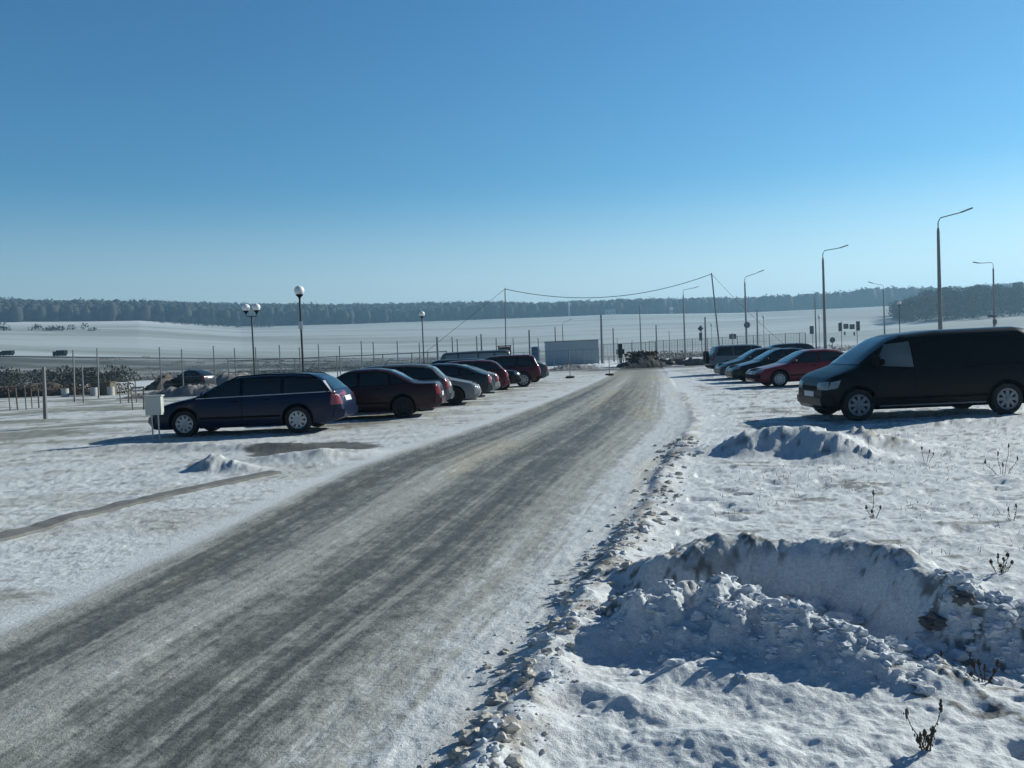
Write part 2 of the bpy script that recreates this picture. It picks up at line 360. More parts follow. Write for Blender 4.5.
# ---------------------------------------------------------------- object helpers
def link(o, parent=None):
    SC.collection.objects.link(o)
    if parent is not None: o.parent = parent
    return o
def tag(o, label=None, cat=None, group=None, kind=None):
    if label: o['label'] = label
    if cat: o['category'] = cat
    if group: o['group'] = group
    if kind: o['kind'] = kind
    return o
def empty(name, loc, rz=0, label=None, cat=None, group=None):
    o = bpy.data.objects.new(name, None); o.location = loc; o.rotation_euler = (0,0,rz); o.empty_display_size = .2
    link(o); return tag(o, label, cat, group)
def mesh_obj(name, V, Fc, m, parent=None, smooth=False, ang=None):
    me = bpy.data.meshes.new(name); me.from_pydata([tuple(v) for v in V], [], [tuple(f) for f in Fc]); me.update()
    mats = m if isinstance(m, (list, tuple)) else [m]
    for k in mats: me.materials.append(k)
    if smooth:
        me.polygons.foreach_set('use_smooth', [True]*len(me.polygons))
        if ang: me.set_sharp_from_angle(angle=R(ang))
    return link(bpy.data.objects.new(name, me), parent)
class MB:
    def __init__(s): s.V = []; s.F = []
    def add(s, V, Fc):
        k = len(s.V); s.V += [Vector(v) for v in V]; s.F += [[i+k for i in f] for f in Fc]; return s
    def box(s, c, d, rot=None):
        x, y, z = [v/2 for v in d]; c = Vector(c)
        P = [Vector(p) for p in ((-x,-y,-z),(x,-y,-z),(x,y,-z),(-x,y,-z),(-x,-y,z),(x,-y,z),(x,y,z),(-x,y,z))]
        if rot is not None: P = [rot @ p for p in P]
        return s.add([c+p for p in P], [(0,3,2,1),(4,5,6,7),(0,1,5,4),(1,2,6,5),(2,3,7,6),(3,0,4,7)])
    def tube(s, pts, rad, n=8, cap=True):
        pts = [Vector(p) for p in pts]
        if not hasattr(rad, '__len__'): rad = [rad]*len(pts)
        V = []; Fc = []
        for i, p in enumerate(pts):
            d = (pts[min(i+1,len(pts)-1)]-pts[max(i-1,0)]).normalized()
            u = d.orthogonal().normalized() if i == 0 else (u-d*u.dot(d)).normalized()
            v = d.cross(u)
            for k in range(n):
                a = 2*math.pi*k/n; V.append(p+(u*math.cos(a)+v*math.sin(a))*rad[i])
        for i in range(len(pts)-1):
            for k in range(n):
                a = i*n+k; b = i*n+(k+1)%n; Fc.append((a, b, b+n, a+n))
        if cap: Fc.append(tuple(range(n))[::-1]); Fc.append(tuple(range((len(pts)-1)*n, len(pts)*n)))
        return s.add(V, Fc)
    def lathe(s, prof, n=24, c=(0,0,0), axis='Z'):
        V = []; Fc = []; c = Vector(c)
        for r_, h in prof:
            for k in range(n):
                a = 2*math.pi*k/n; p = (r_*math.cos(a), r_*math.sin(a), h)
                if axis == 'Y': p = (p[0], p[2], p[1])
                V.append(c+Vector(p))
        for i in range(len(prof)-1):
            for k in range(n):
                a = i*n+k; b = i*n+(k+1)%n; Fc.append((a, b, b+n, a+n))
        return s.add(V, Fc)
    def blob(s, c, rad, sub=2, amp=.25, seed=0, freq=1.5):
        bm = bmesh.new(); bmesh.ops.create_icosphere(bm, subdivisions=sub, radius=1)
        V = []
        for v in bm.verts:
            q = v.co.normalized(); k = 1+amp*(mnoise.noise(q*freq+Vector((seed*3.1, seed*1.7, seed*.9))))*2
            V.append(Vector(c)+Vector((q.x*rad[0], q.y*rad[1], q.z*rad[2]))*k)
        Fc = [[v.index for v in f.verts] for f in bm.faces]; bm.free()
        return s.add(V, Fc)
    def build(s, name, m, parent=None, smooth=False, ang=40):
        return mesh_obj(name, s.V, s.F, m, parent, smooth, ang)

# ---------------------------------------------------------------- the ground sheet
def build_ground():
    rs = [.3,.6,.9,1.2,1.5,1.8,2.0,2.2]; r = 2.3
    while r < 90: rs.append(r); r += min(r*r/1462*1.15, .45)
    while r < 9000: rs.append(r); r *= 1.011
    rs = np.array(rs)
    fine = np.arange(-37, 37.01, .1)
    coarse = np.concatenate([np.arange(-180,-60,6.), np.arange(-60,-37,1.)])
    az = np.radians(np.concatenate([coarse, fine, -coarse[::-1]]))
    nr, na = len(rs), len(az)
    RR, AA = np.meshgrid(rs, az, indexing='ij')
    X = RR*np.sin(AA); Y = RR*np.cos(AA)
    Z, masks, T = ground(X, Y, True)
    GRID['g'] = (rs, az, Z)
    C = ground_albedo(X, Y, Z, T)
    P = np.stack([X, Y, Z], -1)
    du = np.gradient(P, axis=1); dv = np.gradient(P, axis=0)
    N = np.cross(du, dv); N /= np.maximum(np.linalg.norm(N, axis=-1, keepdims=True), 1e-9)
    N[N[...,2] < 0] *= -1
    idx = np.arange(nr*na).reshape(nr, na)
    q = np.stack([idx[:-1,:-1], idx[:-1,1:], idx[1:,1:], idx[1:,:-1]], -1).reshape(-1,4)
    def fm(M): return M[:-1,:-1].reshape(-1)
    RRf = fm(RR); Tf = fm(T); Yf = fm(Y); Xf = fm(X)
    cls = np.zeros(len(q), int)                                   # 0 snow_ground
    cls[(Xf < fm(xL(Y)))&(Yf > 19)&(Yf < 66)&(Xf > -12)] = 2      # parking lot left
    cls[(Xf > fm(xR(Y)))&(Yf > 24)&(Yf < 66)&(Xf < 30)] = 2
    cls[(Tf >= -.005)&(Tf <= 1.0)&(Yf > .2)&(Yf < 66)] = 1        # road
    cls[RRf > 345] = 3                                            # far fields
    cls[fm(masks['berm'])] = 4
    cls[fm(masks['mid'])] = 5
    cls[fm(masks['mid2'])&(cls != 5)] = 6
    cls[fm(masks['left'])] = 7
    G = ground_mat()
    Pf = P.reshape(-1,3); Nf = N.reshape(-1,3); Cf = C.reshape(-1,3)
    info = {0:('snow_ground','structure'),1:('road','structure'),2:('parking_lot','structure'),3:('far_field','structure'),
            4:('snow_bank',None),5:('snow_bank',None),6:('snow_bank',None),7:('snow_bank',None)}
    labs = {4:'large ploughed bank of snow with a shaded hollow in the right foreground',
            5:'broad low snow heap in front of the nose of the black van',
            6:'small brownish snow heap beside the broad heap by the black van',
            7:'little bluish snow heap in front of the dark blue estate car'}
    for k, (nm, kind) in info.items():
        f = q[cls == k]; used, inv = np.unique(f, return_inverse=True); inv = inv.reshape(-1,4)
        me = bpy.data.meshes.new(nm); me.vertices.add(len(used)); me.loops.add(len(inv)*4); me.polygons.add(len(inv))
        me.vertices.foreach_set('co', Pf[used].astype(np.float32).ravel())
        me.loops.foreach_set('vertex_index', inv.astype(np.int32).ravel())
        me.polygons.foreach_set('loop_start', np.arange(0, len(inv)*4, 4, dtype=np.int32))
        me.polygons.foreach_set('use_smooth', np.ones(len(inv), dtype=bool))
        me.update(calc_edges=True); me.validate()
        ca = me.color_attributes.new('albedo', 'FLOAT_COLOR', 'POINT')
        c4 = np.ones((len(used),4), np.float32); c4[:,:3] = Cf[used]; ca.data.foreach_set('color', c4.ravel())
        me.normals_split_custom_set_from_vertices(Nf[used].astype(float).tolist())
        me.materials.append(G)
        o = link(bpy.data.objects.new(nm, me))
        if kind: o['kind'] = kind
        else: tag(o, labs[k], 'snow bank', 'ploughed heaps of snow')
build_ground()

# ---------------------------------------------------------------- materials
M = dict(
 tyre=mat('tyre_rubber',(.018,.018,.019),.85), rim=mat('rim_silver',(.42,.44,.45),.4,.5,var=.15), rimdark=mat('rim_gap',(.012,.012,.013),.7),
 glass=mat('car_glass',(.014,.023,.025),.05,spec=.75), glass_pale=mat('glass_painted_see_through',(.12,.155,.17),.3,var=.7,vscale=2.2), glass_see=mat('minibus_glass_painted_field',(.20,.25,.27),.12,var=.3,vscale=2), black=mat('black_plastic',(.007,.007,.008),.7,spec=.08),  # pale pane: bright snow seen through the window is painted into the colour
 chrome=mat('bright_trim',(.60,.61,.62),.4,.2), lamp=mat('headlamp_glass',(.30,.32,.32),.12,.2,var=.4,vscale=14), red=mat('tail_lamp_red',(.22,.012,.016),.15),
 redpale=mat('tail_lamp_faded',(.30,.07,.09),.2), plate=mat('plate_white',(.72,.72,.70),.4), 
 steel=mat('galvanised_steel',(.22,.23,.24),.5,.5,var=.25,vscale=8), concrete=mat('pole_concrete',(.22,.225,.225),.8,var=.2,vscale=3),
 darkpost=mat('dark_painted_post',(.04,.042,.048),.5), globe=mat('globe_opal',(.88,.90,.90),.3), white=mat('white_paint',(.72,.73,.72),.5,var=.1),
 wood=mat('weathered_wood',(.13,.105,.08),.85,var=.3,vscale=12), wire=mat('dark_wire',(.03,.03,.032),.6), grey=mat('grey_paint',(.33,.34,.33),.6,var=.12,vscale=9),
 shed=mat('shed_sheet',(.34,.43,.47),.5,var=.12,vscale=1.5), sheddark=mat('shed_trim',(.12,.14,.16),.6), blue=mat('booth_blue',(.03,.09,.18),.45), 
 redbody=mat('cab_red',(.22,.05,.05),.5), bark=mat('bark',(.06,.05,.04),.9), leaf=mat('winter_foliage',(.055,.058,.045),.9,var=.5,vscale=.3),
 twig=mat('dry_twigs',(.085,.065,.045),.9,var=.3), stem=mat('dry_stem',(.07,.05,.035),.85,var=.3,vscale=60), rock=mat('debris_rock',(.13,.125,.12),.9,var=.4,vscale=2,bump=.5,bscale=6),
 kerb=mat('kerb_concrete',(.17,.17,.16),.85,var=.25,vscale=8,bump=.3), sign=mat('sign_back',(.10,.11,.12),.5), box=mat('utility_box_paint',(.50,.53,.50),.5,var=.08,vscale=6),
 barrel=mat('ring_concrete',(.42,.43,.42),.7,var=.15,vscale=4), clod=mat('dirty_snow_clod',(.56,.53,.47),.8,var=.25,vscale=9,bump=.5,bscale=30), clodw=mat('snow_clod',(.66,.69,.72),.8,var=.1,vscale=9,bump=.5,bscale=30),
 brick=mat('pale_render',(.50,.52,.52),.8), roofd=mat('roof_sheet',(.10,.10,.11),.7), asphalt=mat('road_asphalt',(.07,.075,.085),.8), lens=mat('signal_lens',(.05,.06,.05),.3))
def paint(name, col, rough=.28): return mat(name, col, rough, .0, coat=.12, var=.12, vscale=2.5, spec=.3)

# ---------------------------------------------------------------- vehicles
STY = {
 'wagon': dict(L=4.67,T=[(2.35,.36),(2.345,.48),(2.30,.60),(2.16,.72),(1.75,.86),(1.22,.97),(.90,1.14),(.42,1.37),(.15,1.43),(-.4,1.455),(-1.2,1.45),(-1.62,1.41),(-1.86,1.30),(-2.16,1.00),(-2.24,.92),(-2.30,.78),(-2.345,.55),(-2.35,.40)],
   belt=[(2.3,.78),(1.2,.90),(-2.2,.96)], Lo=[(2.35,.30),(2.2,.20),(1.9,.19),(-1.9,.20),(-2.2,.28),(-2.35,.36)], W=1.74, fw=1.40, rw=-1.30, R=.315,
   side=[[(1.02,.95),(.06,.955),(.06,1.34),(.42,1.30)],[(-.02,.955),(-.92,.97),(-.90,1.35),(-.02,1.345)],[(-1.00,.972),(-2.02,.995),(-1.76,1.28),(-.98,1.35)]],
   doors=[[(1.08,.27),(.02,.27),(.02,.93),(1.08,.91)],[(-.01,.27),(-.78,.27),(-.98,.95),(-.01,.935)]],
   ws=(1.00,1.36,.62), rearw=(1.02,1.33,.60), tl=(-2.27,.66,.97,.16), hl=(.60,.74)),
 'sedan': dict(L=4.5,T=[(2.25,.36),(2.245,.46),(2.20,.60),(2.05,.70),(1.1,.90),(.80,1.08),(.35,1.32),(.1,1.38),(-.5,1.385),(-.85,1.33),(-1.1,1.22),(-1.55,.99),(-1.7,.965),(-2.12,.95),(-2.21,.88),(-2.25,.7),(-2.27,.42)],
   belt=[(2.3,.74),(1.1,.86),(-2.2,.90)], Lo=[(2.25,.28),(2.1,.20),(-1.9,.21),(-2.15,.28),(-2.27,.34)], W=1.70, fw=1.38, rw=-1.22, R=.30,
   side=[[(.93,.91),(.0,.915),(.0,1.27),(.36,1.25)],[(-.08,.915),(-.86,.93),(-.82,1.25),(-.08,1.275)],[(-.94,.935),(-1.32,.97),(-1.05,1.17),(-.90,1.23)]],
   doors=[[(1.0,.27),(-.02,.27),(-.02,.89),(1.0,.87)],[(-.06,.27),(-.75,.27),(-.95,.92),(-.06,.90)]],
   ws=(.93,1.32,.60), rearw=(1.02,1.31,.58), tl=(-2.2,.62,.86,.30), hl=(.56,.68)),
 'hatch': dict(L=4.3,T=[(2.12,.36),(2.115,.46),(2.08,.60),(1.92,.72),(1.05,.92),(.7,1.14),(.3,1.35),(-.1,1.415),(-.8,1.38),(-1.3,1.24),(-1.85,1.00),(-2.06,.93),(-2.12,.75),(-2.15,.42)],
   belt=[(2.2,.76),(1.1,.88),(-2.2,.92)], Lo=[(2.12,.28),(2.0,.20),(-1.8,.21),(-2.15,.34)], W=1.68, fw=1.30, rw=-1.25, R=.30,
   side=[[(.88,.93),(-.1,.935),(-.1,1.30),(.32,1.27)],[(-.18,.935),(-.95,.95),(-.9,1.26),(-.18,1.30)],[(-1.02,.955),(-1.5,.99),(-1.25,1.13),(-.98,1.22)]],
   doors=[[(.95,.27),(-.12,.27),(-.12,.9),(.95,.88)],[(-.16,.27),(-.85,.27),(-1.0,.93),(-.16,.92)]],
   ws=(.95,1.34,.58), rearw=(1.04,1.33,.56), tl=(-2.08,.62,.90,.24), hl=(.58,.70)),
 'suv': dict(L=4.4,T=[(2.16,.46),(2.15,.60),(2.12,.82),(1.95,.95),(1.1,1.06),(.85,1.25),(.52,1.55),(.25,1.63),(-.4,1.66),(-1.6,1.65),(-1.88,1.56),(-2.04,1.15),(-2.12,1.0),(-2.16,.8),(-2.19,.5)],
   belt=[(2.2,.95),(1.1,1.02),(-2.2,1.04)], Lo=[(2.16,.40),(2.0,.32),(-1.9,.32),(-2.19,.42)], W=1.76, fw=1.32, rw=-1.30, R=.36,
   side=[[(.92,1.08),(.0,1.08),(.0,1.52),(.48,1.49)],[(-.08,1.08),(-.95,1.08),(-.95,1.53),(-.08,1.53)],[(-1.05,1.08),(-1.92,1.10),(-1.74,1.49),(-1.05,1.53)]],
   doors=[[(1.0,.40),(-.02,.40),(-.02,1.05),(1.0,1.03)],[(-.06,.40),(-.80,.40),(-1.0,1.05),(-.06,1.05)]],
   ws=(1.10,1.52,.62), rearw=(1.15,1.50,.60), tl=(-2.1,.80,1.12,.16), hl=(.72,.88)),
 'van': dict(L=4.66,T=[(2.16,.40),(2.155,.52),(2.13,.76),(2.05,.90),(1.82,1.02),(1.45,1.16),(1.15,1.40),(.72,1.68),(.45,1.76),(-.3,1.82),(-1.9,1.83),(-2.2,1.78),(-2.31,1.2),(-2.34,.9),(-2.36,.45)],
   belt=[(2.25,.86),(1.5,1.02),(.8,1.10),(-2.3,1.10)], Lo=[(2.16,.34),(2.08,.24),(1.9,.22),(-1.9,.22),(-2.36,.34)], W=1.88, fw=1.48, rw=-1.52, R=.325,
   side=[[(1.14,1.13),(.36,1.07),(.38,1.60),(.84,1.55)]], doors=[[(1.28,.30),(.36,.30),(.36,1.66),(.72,1.60)],[(.32,.30),(-.98,.30),(-.98,1.66),(.32,1.665)]],
   ws=(1.16,1.70,.72), rearw=(1.2,1.62,.62), tl=(-2.3,.8,1.15,.14), hl=(.66,.83)),
 'minibus': dict(L=4.9,T=[(2.45,.45),(2.44,.9),(2.40,1.05),(2.25,1.35),(2.05,1.72),(1.85,1.82),(0,1.86),(-2.1,1.86),(-2.35,1.80),(-2.43,1.2),(-2.46,.5)],
   belt=[(2.4,1.0),(-2.4,1.08)], Lo=[(2.45,.40),(2.2,.28),(-2.2,.28),(-2.46,.4)], W=1.8, fw=1.5, rw=-1.4, R=.32,
   side=[[(1.98,1.18),(1.05,1.18),(1.05,1.68),(1.82,1.66)],[(.95,1.18),(-.25,1.18),(-.25,1.68),(.95,1.68)],[(-.35,1.18),(-1.3,1.18),(-1.3,1.68),(-.35,1.68)],[(-1.4,1.18),(-2.15,1.18),(-2.15,1.66),(-1.4,1.68)]],
   doors=[], ws=(1.15,1.70,.68), rearw=(1.2,1.66,.6), tl=(-2.4,.75,1.1,.14), hl=(.72,.92)),
}
def wheel_meshes(key, Rw, spokes, rimmat):
    t = MB().lathe([(Rw*.62,-.085),(Rw*.70,-.10),(Rw*.93,-.098),(Rw*.985,-.075),(Rw,-.04),(Rw,.04),(Rw*.985,.075),(Rw*.93,.098),(Rw*.70,.10),(Rw*.62,.085)], 32, axis='Y')
    t.lathe([(Rw*.64,.055),(0.001,.045)], 24, axis='Y'); t.lathe([(Rw*.64,-.055),(0.001,-.045)], 24, axis='Y')
    rim = MB(); r0 = Rw*.66
    rim.lathe([(r0*.99,.06),(r0*1.03,.095),(r0*.98,.104),(r0*.84,.092),(r0*.82,.06)], 32, axis='Y')
    rim.lathe([(r0*.42,.06),(r0*.40,.098),(r0*.20,.104),(r0*.17,.112),(.001,.114)], 24, axis='Y')
    for k in range(spokes):
        a = 2*math.pi*k/spokes; q = Matrix.Rotation(a, 3, 'Y')
        rim.box(q @ Vector((r0*.62,.086,0)), (r0*.50,.026,r0*(.30 if spokes > 6 else .26)), q)
    return t, rim
WH = {}
def car(name, style, body_m, X, Y, rz, label, cat, group, scale=1.0, hs=1.0, rim_m=None, spokes=8, cover=True, pale=False, tailm=None, rails=False, detail=2, spare=False, mould=None, pale_front=False, bumper=None):
    S = STY[style]
    k = scale
    def sc(p): return (p[0]*k, p[1]*hs)
    T = [sc(p) for p in S['T']][::-1]; Bl = [sc(p) for p in S['belt']][::-1]; Lo = [sc(p) for p in S['Lo']][::-1]
    Tx, Tz = zip(*T); Bx, Bz = zip(*Bl); Lx, Lz = zip(*Lo)
    hl_ = Tx[-1]; tl_ = Tx[0]; W = S['W']/2
    root = empty(name, (X, Y, gz(X, Y)-.012), rz, label, cat, group)
    root['_n'] = 0; del root['_n']
    xs = sorted(set([round(x,4) for x in np.arange(tl_, hl_, .055)] + list(Tx) + [hl_-.02, hl_-.06, tl_+.02, tl_+.06]))
    xs = [xs[0]] + [b for a, b in zip(xs[:-1], xs[1:]) if b-a > .006]
    def top(x):
        return float(np.mean([np.interp(x+o, Tx, Tz) for o in (-.03,-.015,0,.015,.03)])) if tl_+.05 < x < hl_-.05 else float(np.interp(x, Tx, Tz))
    def plan(x):
        u = abs(x)/(hl_ if x > 0 else -tl_)
        return W*(1-.03*u*u)*(1-.26*max(0,(u-.80)/.20)**2.4)
    nl = 7; nu = 11
    V = []; rings = []
    for x in xs:
        z0 = float(np.interp(x, Lx, Lz)); zt = top(x); P = plan(x)
        b = min(float(np.interp(x, Bx, Bz)), zt-.05); b = max(b, z0+.02)
        zt = max(zt, b+.02)
        cab = min(1, max(0, (zt-b-.10)/.30))
        half = []
        for fz, m_ in ((0,.90),(.06,.955),(.2,.985),(.42,1.0),(.62,1.0),(.82,.985),(1.0,.955)):
            half.append((P*m_, z0+(b-z0)*fz))
        n = 2.6+3.2*cab; P0 = P*.955
        for i in range(1, nu+1):
            a = (math.pi/2)*(i/nu)**.9
            q = math.sin(a)**(2/n); c = max(0, math.cos(a))**(2/n)
            z = b+(zt-b)*q
            y = P0*(1-.20*cab*q)*c if i < nu else 0
            half.append((y, z))
        ring = [(x, y, z) for y, z in half] + [(x, -y, z) for y, z in half[-2::-1]]
        rings.append(len(V)); V += ring
    m = len(ring); Fc = []
    for i in range(len(xs)-1):
        a, b = rings[i], rings[i+1]
        for j in range(m):
            j2 = (j+1) % m
            Fc.append((a+j, a+j2, b+j2, b+j))
    Fc.append(tuple(range(rings[0], rings[0]+m))[::-1]); Fc.append(tuple(range(rings[-1], rings[-1]+m)))
    bvh = BVHTree.FromPolygons([Vector(v) for v in V], Fc)
    body = mesh_obj('body', V, Fc, [body_m, M['black']], None, True, 38)
    bm = bmesh.new(); bm.from_mesh(body.data); bmesh.ops.recalc_face_normals(bm, faces=bm.faces); bm.to_mesh(body.data); bm.free()
    # wheel arches cut through the flanks
    Rw = S['R']; wx = (S['fw']*k, S['rw']*k); ra = Rw+.055
    c = MB()
    for x in wx:
        for s in (1,-1):
            n_ = 36; y0, y1 = s*(W-.34), s*(W+.2); VV = []
            for y in (y0, y1):
                for q in range(n_):
                    a = 2*math.pi*q/n_; VV.append((x+ra*math.cos(a), y, Rw+.01+ra*math.sin(a)))
            FF = [(q,(q+1)%n_,n_+(q+1)%n_,n_+q) for q in range(n_)] + [tuple(range(n_))[::-1], tuple(range(n_,2*n_))]
            c.add(VV, FF)
    cut = c.build('cutter', M['black'])
    bm = bmesh.new(); bm.from_mesh(cut.data); bmesh.ops.recalc_face_normals(bm, faces=bm.faces); bm.to_mesh(cut.data); bm.free()
    md = body.modifiers.new('b', 'BOOLEAN'); md.operation = 'DIFFERENCE'; md.object = cut; md.solver = 'EXACT'
    try: md.material_mode = 'TRANSFER'
    except Exception: pass
    dg = bpy.context.evaluated_depsgraph_get(); me = bpy.data.meshes.new_from_object(body.evaluated_get(dg))
    body.modifiers.clear(); body.data = me; me.name = 'body'
    me.polygons.foreach_set('use_smooth', [True]*len(me.polygons)); me.set_sharp_from_angle(angle=R(32))
    bpy.data.objects.remove(cut); body.parent = root
    def hit(o, d):
        h = bvh.ray_cast(Vector(o), Vector(d))
        if h[0] is None:
            nn = bvh.find_nearest(Vector(o)+Vector(d)*2); return nn[0], nn[1]
        return h[0], h[1]
    def panel(nm, quad, face, mt, off=.006, nx=8, nz=6, par=root, lbl=None, rnd=0):
        """quad: 4 corners (u,v); face 'L'/'R' -> (x,z), 'F'/'B' -> (y,z)"""
        dirs = {'L':(0,-1,0),'R':(0,1,0),'F':(-1,0,0),'B':(1,0,0)}[face]; d = Vector(dirs)
        A, B_, C_, D_ = [Vector(q) for q in quad]; P = []
        for j in range(nz+1):
            for i in range(nx+1):
                u, v = i/nx, j/nz
                p = (A*(1-u)+B_*u)*(1-v)+(D_*(1-u)+C_*u)*v
                if face in 'LR': o = Vector((p.x, 0, p.y)) - d*2
                else: o = Vector((0, p.x, p.y)) - d*6
                h, n_ = hit(o, d)
                if n_.dot(d) > 0: n_ = -n_
                P.append((h+n_*off, h-n_*.01))
        VV = [a for a, _ in P]; FF = []
        w_ = nx+1
        for j in range(nz):
            for i in range(nx): FF.append((j*w_+i, j*w_+i+1, (j+1)*w_+i+1, (j+1)*w_+i))
        bd = [i for i in range(w_)] + [j*w_+nx for j in range(1,nz+1)] + [nz*w_+i for i in range(nx-1,-1,-1)] + [j*w_ for j in range(nz-1,0,-1)]
        kk = len(VV); VV += [P[i][1] for i in bd]
        for q in range(len(bd)):
            q2 = (q+1) % len(bd); FF.append((bd[q], bd[q2], kk+q2, kk+q))
        o = mesh_obj(nm, VV, FF, mt, par, True, 35)
        bm = bmesh.new(); bm.from_mesh(o.data); bmesh.ops.recalc_face_normals(bm, faces=bm.faces); bm.to_mesh(o.data); bm.free()
        if lbl: o['label'] = lbl
        return o
    def grow(q, g):
        cx = sum(p[0] for p in q)/4; cz = sum(p[1] for p in q)/4
        return [(p[0]+(g if p[0] > cx else -g), p[1]+(g if p[1] > cz else -g)) for p in q]
    for s in 'LR':
        for i, q in enumerate(S['side']):
            q = [sc(p) for p in q]
            fr = panel('window', grow(q, .022), s, M['black'], .004)
            pm = M['glass_pale'] if (pale and i == 0) else M['glass_see'] if style == 'minibus' else M['glass']  # minibus panes: brightness of the field behind is put into their colour
            panel('pane', q, s, pm, .009, par=fr, lbl='pane painted pale with the bright snow seen through it' if (pale and i == 0) else None)
        if detail > 1:
            for i, q in enumerate(S['doors']):
                q = [sc(p) for p in q]
                panel('door_gap', grow(q, .008), s, M['black'], .0015, 10, 8)
                d = panel('door', q, s, body_m, .005, 10, 8)
                # windows above must stay in front; handle:
                zz = q[2][1]-.10 if style != 'van' else 1.0
                hx = (q[1][0]+.17)
                h, n_ = hit((hx, (2 if s == 'L' else -2), zz), (0, -1 if s == 'L' else 1, 0))
                MB().box(h+n_*.018, (.15,.03,.028)).build('handle', M['black'], d, True, 30)
        # mirrors
        sgn = 1 if s == 'L' else -1
        mx = S['side'][0][0][0]*k-.12; mz = (S['side'][0][0][1]+.05)*hs
        h, n_ = hit((mx, 2*sgn, mz), (0,-sgn,0))
        MB().blob(h+Vector((0,sgn*.11,.02)), (.055,.10,.07), 2, .05, 3).tube([h, h+Vector((0,sgn*.06,0))], .025).build('mirror', body_m if style != 'van' else M['black'], root, True)
        # lamps
        x0, z0, z1, wd = S['tl']
        tm = tailm or M['red']
        a = W*.86*sgn; b_ = (W*.86-.12)*sgn
        tb = panel('tail_lamp', [(a, z0*hs),(b_, z0*hs),(b_, (z1-(.09 if mould else 0))*hs),(a, (z1-(.09 if mould else 0))*hs)], 'B', tm, .014, 8, 8)
        panel('lens_wrap', [((tl_+(.27 if mould else .13)), z0*hs),(tl_+.06, z0*hs),(tl_+.09, z1*hs),(tl_+(.25 if mould else .12), z1*hs)], s, tm, .010, 5, 4, par=tb)
        z0, z1 = S['hl']; a = W*.84*sgn; b_ = (W*.84-.36)*sgn
        hb = panel('headlamp', [(a, z0*hs),(b_, z0*hs),(b_, z1*hs-.03),(a, z1*hs)], 'F', M['lamp'], .010, 5, 4)
        panel('lens_wrap', [(hl_-.10, z0*hs),(hl_-.27, z0*hs+.04),(hl_-.33, z1*hs+.03),(hl_-.16, z1*hs-.01)], s, M['lamp'], .008, 5, 4, par=hb)
        if detail > 1:
            panel('side_strip', [(wx[0]-ra-.02,.42*hs),(wx[1]+ra+.02,.42*hs),(wx[1]+ra+.02,.47*hs),(wx[0]-ra-.02,.47*hs)], s, M['black'], .016, 14, 1)
    z0, z1, wd = S['ws']
    panel('windscreen', [(wd*1.0, z0*hs),(-wd*1.0, z0*hs),(-wd*.84, z1*hs),(wd*.84, z1*hs)], 'F', M['glass'], .008, 10, 8)
    z0, z1, wd = S['rearw']
    panel('rear_window', [(wd, z0*hs),(-wd, z0*hs),(-wd*.86, z1*hs),(wd*.86, z1*hs)], 'B', M['glass'], .008, 10, 8)
    panel('number_plate', [(.26,.50*hs),(-.26,.50*hs),(-.26,.61*hs),(.26,.61*hs)], 'F', M['plate'], .014, 3, 1)
    pz = .72 if style in ('wagon','hatch','suv') else .55
    panel('number_plate', [(.26,pz*hs),(-.26,pz*hs),(-.26,(pz+.12)*hs),(.26,(pz+.12)*hs)], 'B', M['plate'], .014, 3, 1)
    panel('grille', [(.40,.64*hs),(-.40,.64*hs),(-.40,.73*hs),(.40,.73*hs)], 'F', M['black'], .009, 6, 2)
    bmt = bumper or (M['black'] if style in ('suv','minibus') else body_m)
    panel('bumper', [(W*.90,.36),(-W*.90,.36),(-W*.90,.52),(W*.90,.52)], 'B', bmt, .035, 10, 2)
    panel('bumper', [(W*.90,.34),(-W*.90,.34),(-W*.90,.48),(W*.90,.48)], 'F', bmt, .03, 10, 2)
    if mould:
        for s in 'LR':
            panel('trim_strip', [(1.10,.915*hs),(-2.10,.972*hs),(-2.10,.988*hs),(1.10,.932*hs)], s, M['chrome'], .012, 16, 1)
            panel('trim_strip', [(-2.10,.972*hs),(-2.125,.972*hs),(-1.90,1.24*hs),(-1.87,1.24*hs)], s, M['chrome'], .012, 2, 8)
    if rails:
        for s in (1,-1):
            pts = []
            for x in np.linspace(.35, -1.75, 12):
                u = (x+.7)/1.05; h, n_ = hit((x, s*.60, 3), (0,0,-1)); pts.append(h+Vector((0,0,.045 if abs(u) < .95 else .0)))
            MB().tube(pts, .016, 8).build('roof_rail', M['black'], root, True)
    if detail > 1:
        for x in wx:
            for s in (1,-1):
                pts = []
                for q in range(15):
                    a = R(-8+196*q/14); px_, pz_ = x+(ra+.012)*math.cos(a), Rw+.01+(ra+.012)*math.sin(a)
                    h, n_ = hit((px_, 2*s, max(pz_,.26)), (0,-s,0)); pts.append(h+n_*.004)
                MB().tube(pts, .012, 6).build('arch_lip', body_m, root, True)
    if style == 'van':
        for s in 'LR':
            panel('sill_strip', [(wx[0]-ra-.05,.275),(wx[1]+ra+.05,.275),(wx[1]+ra+.05,.30),(wx[0]-ra-.05,.30)], s, M['steel'], .012, 14, 1)
            panel('door_rail', [(-.98,1.02),(-2.15,1.02),(-2.15,1.045),(-.98,1.045)], s, M['black'], .012, 8, 1)
        for s in (1,-1):
            h, n_ = hit((1.12, 2*s, 1.14), (0,-s,0)); MB().box(h+Vector((.02,s*.12,.05)), (.09,.20,.20)).build('mirror_housing', M['black'], root, True, 30)
    # wheels
    key = (Rw, spokes, cover)
    rm = rim_m or M['rim']
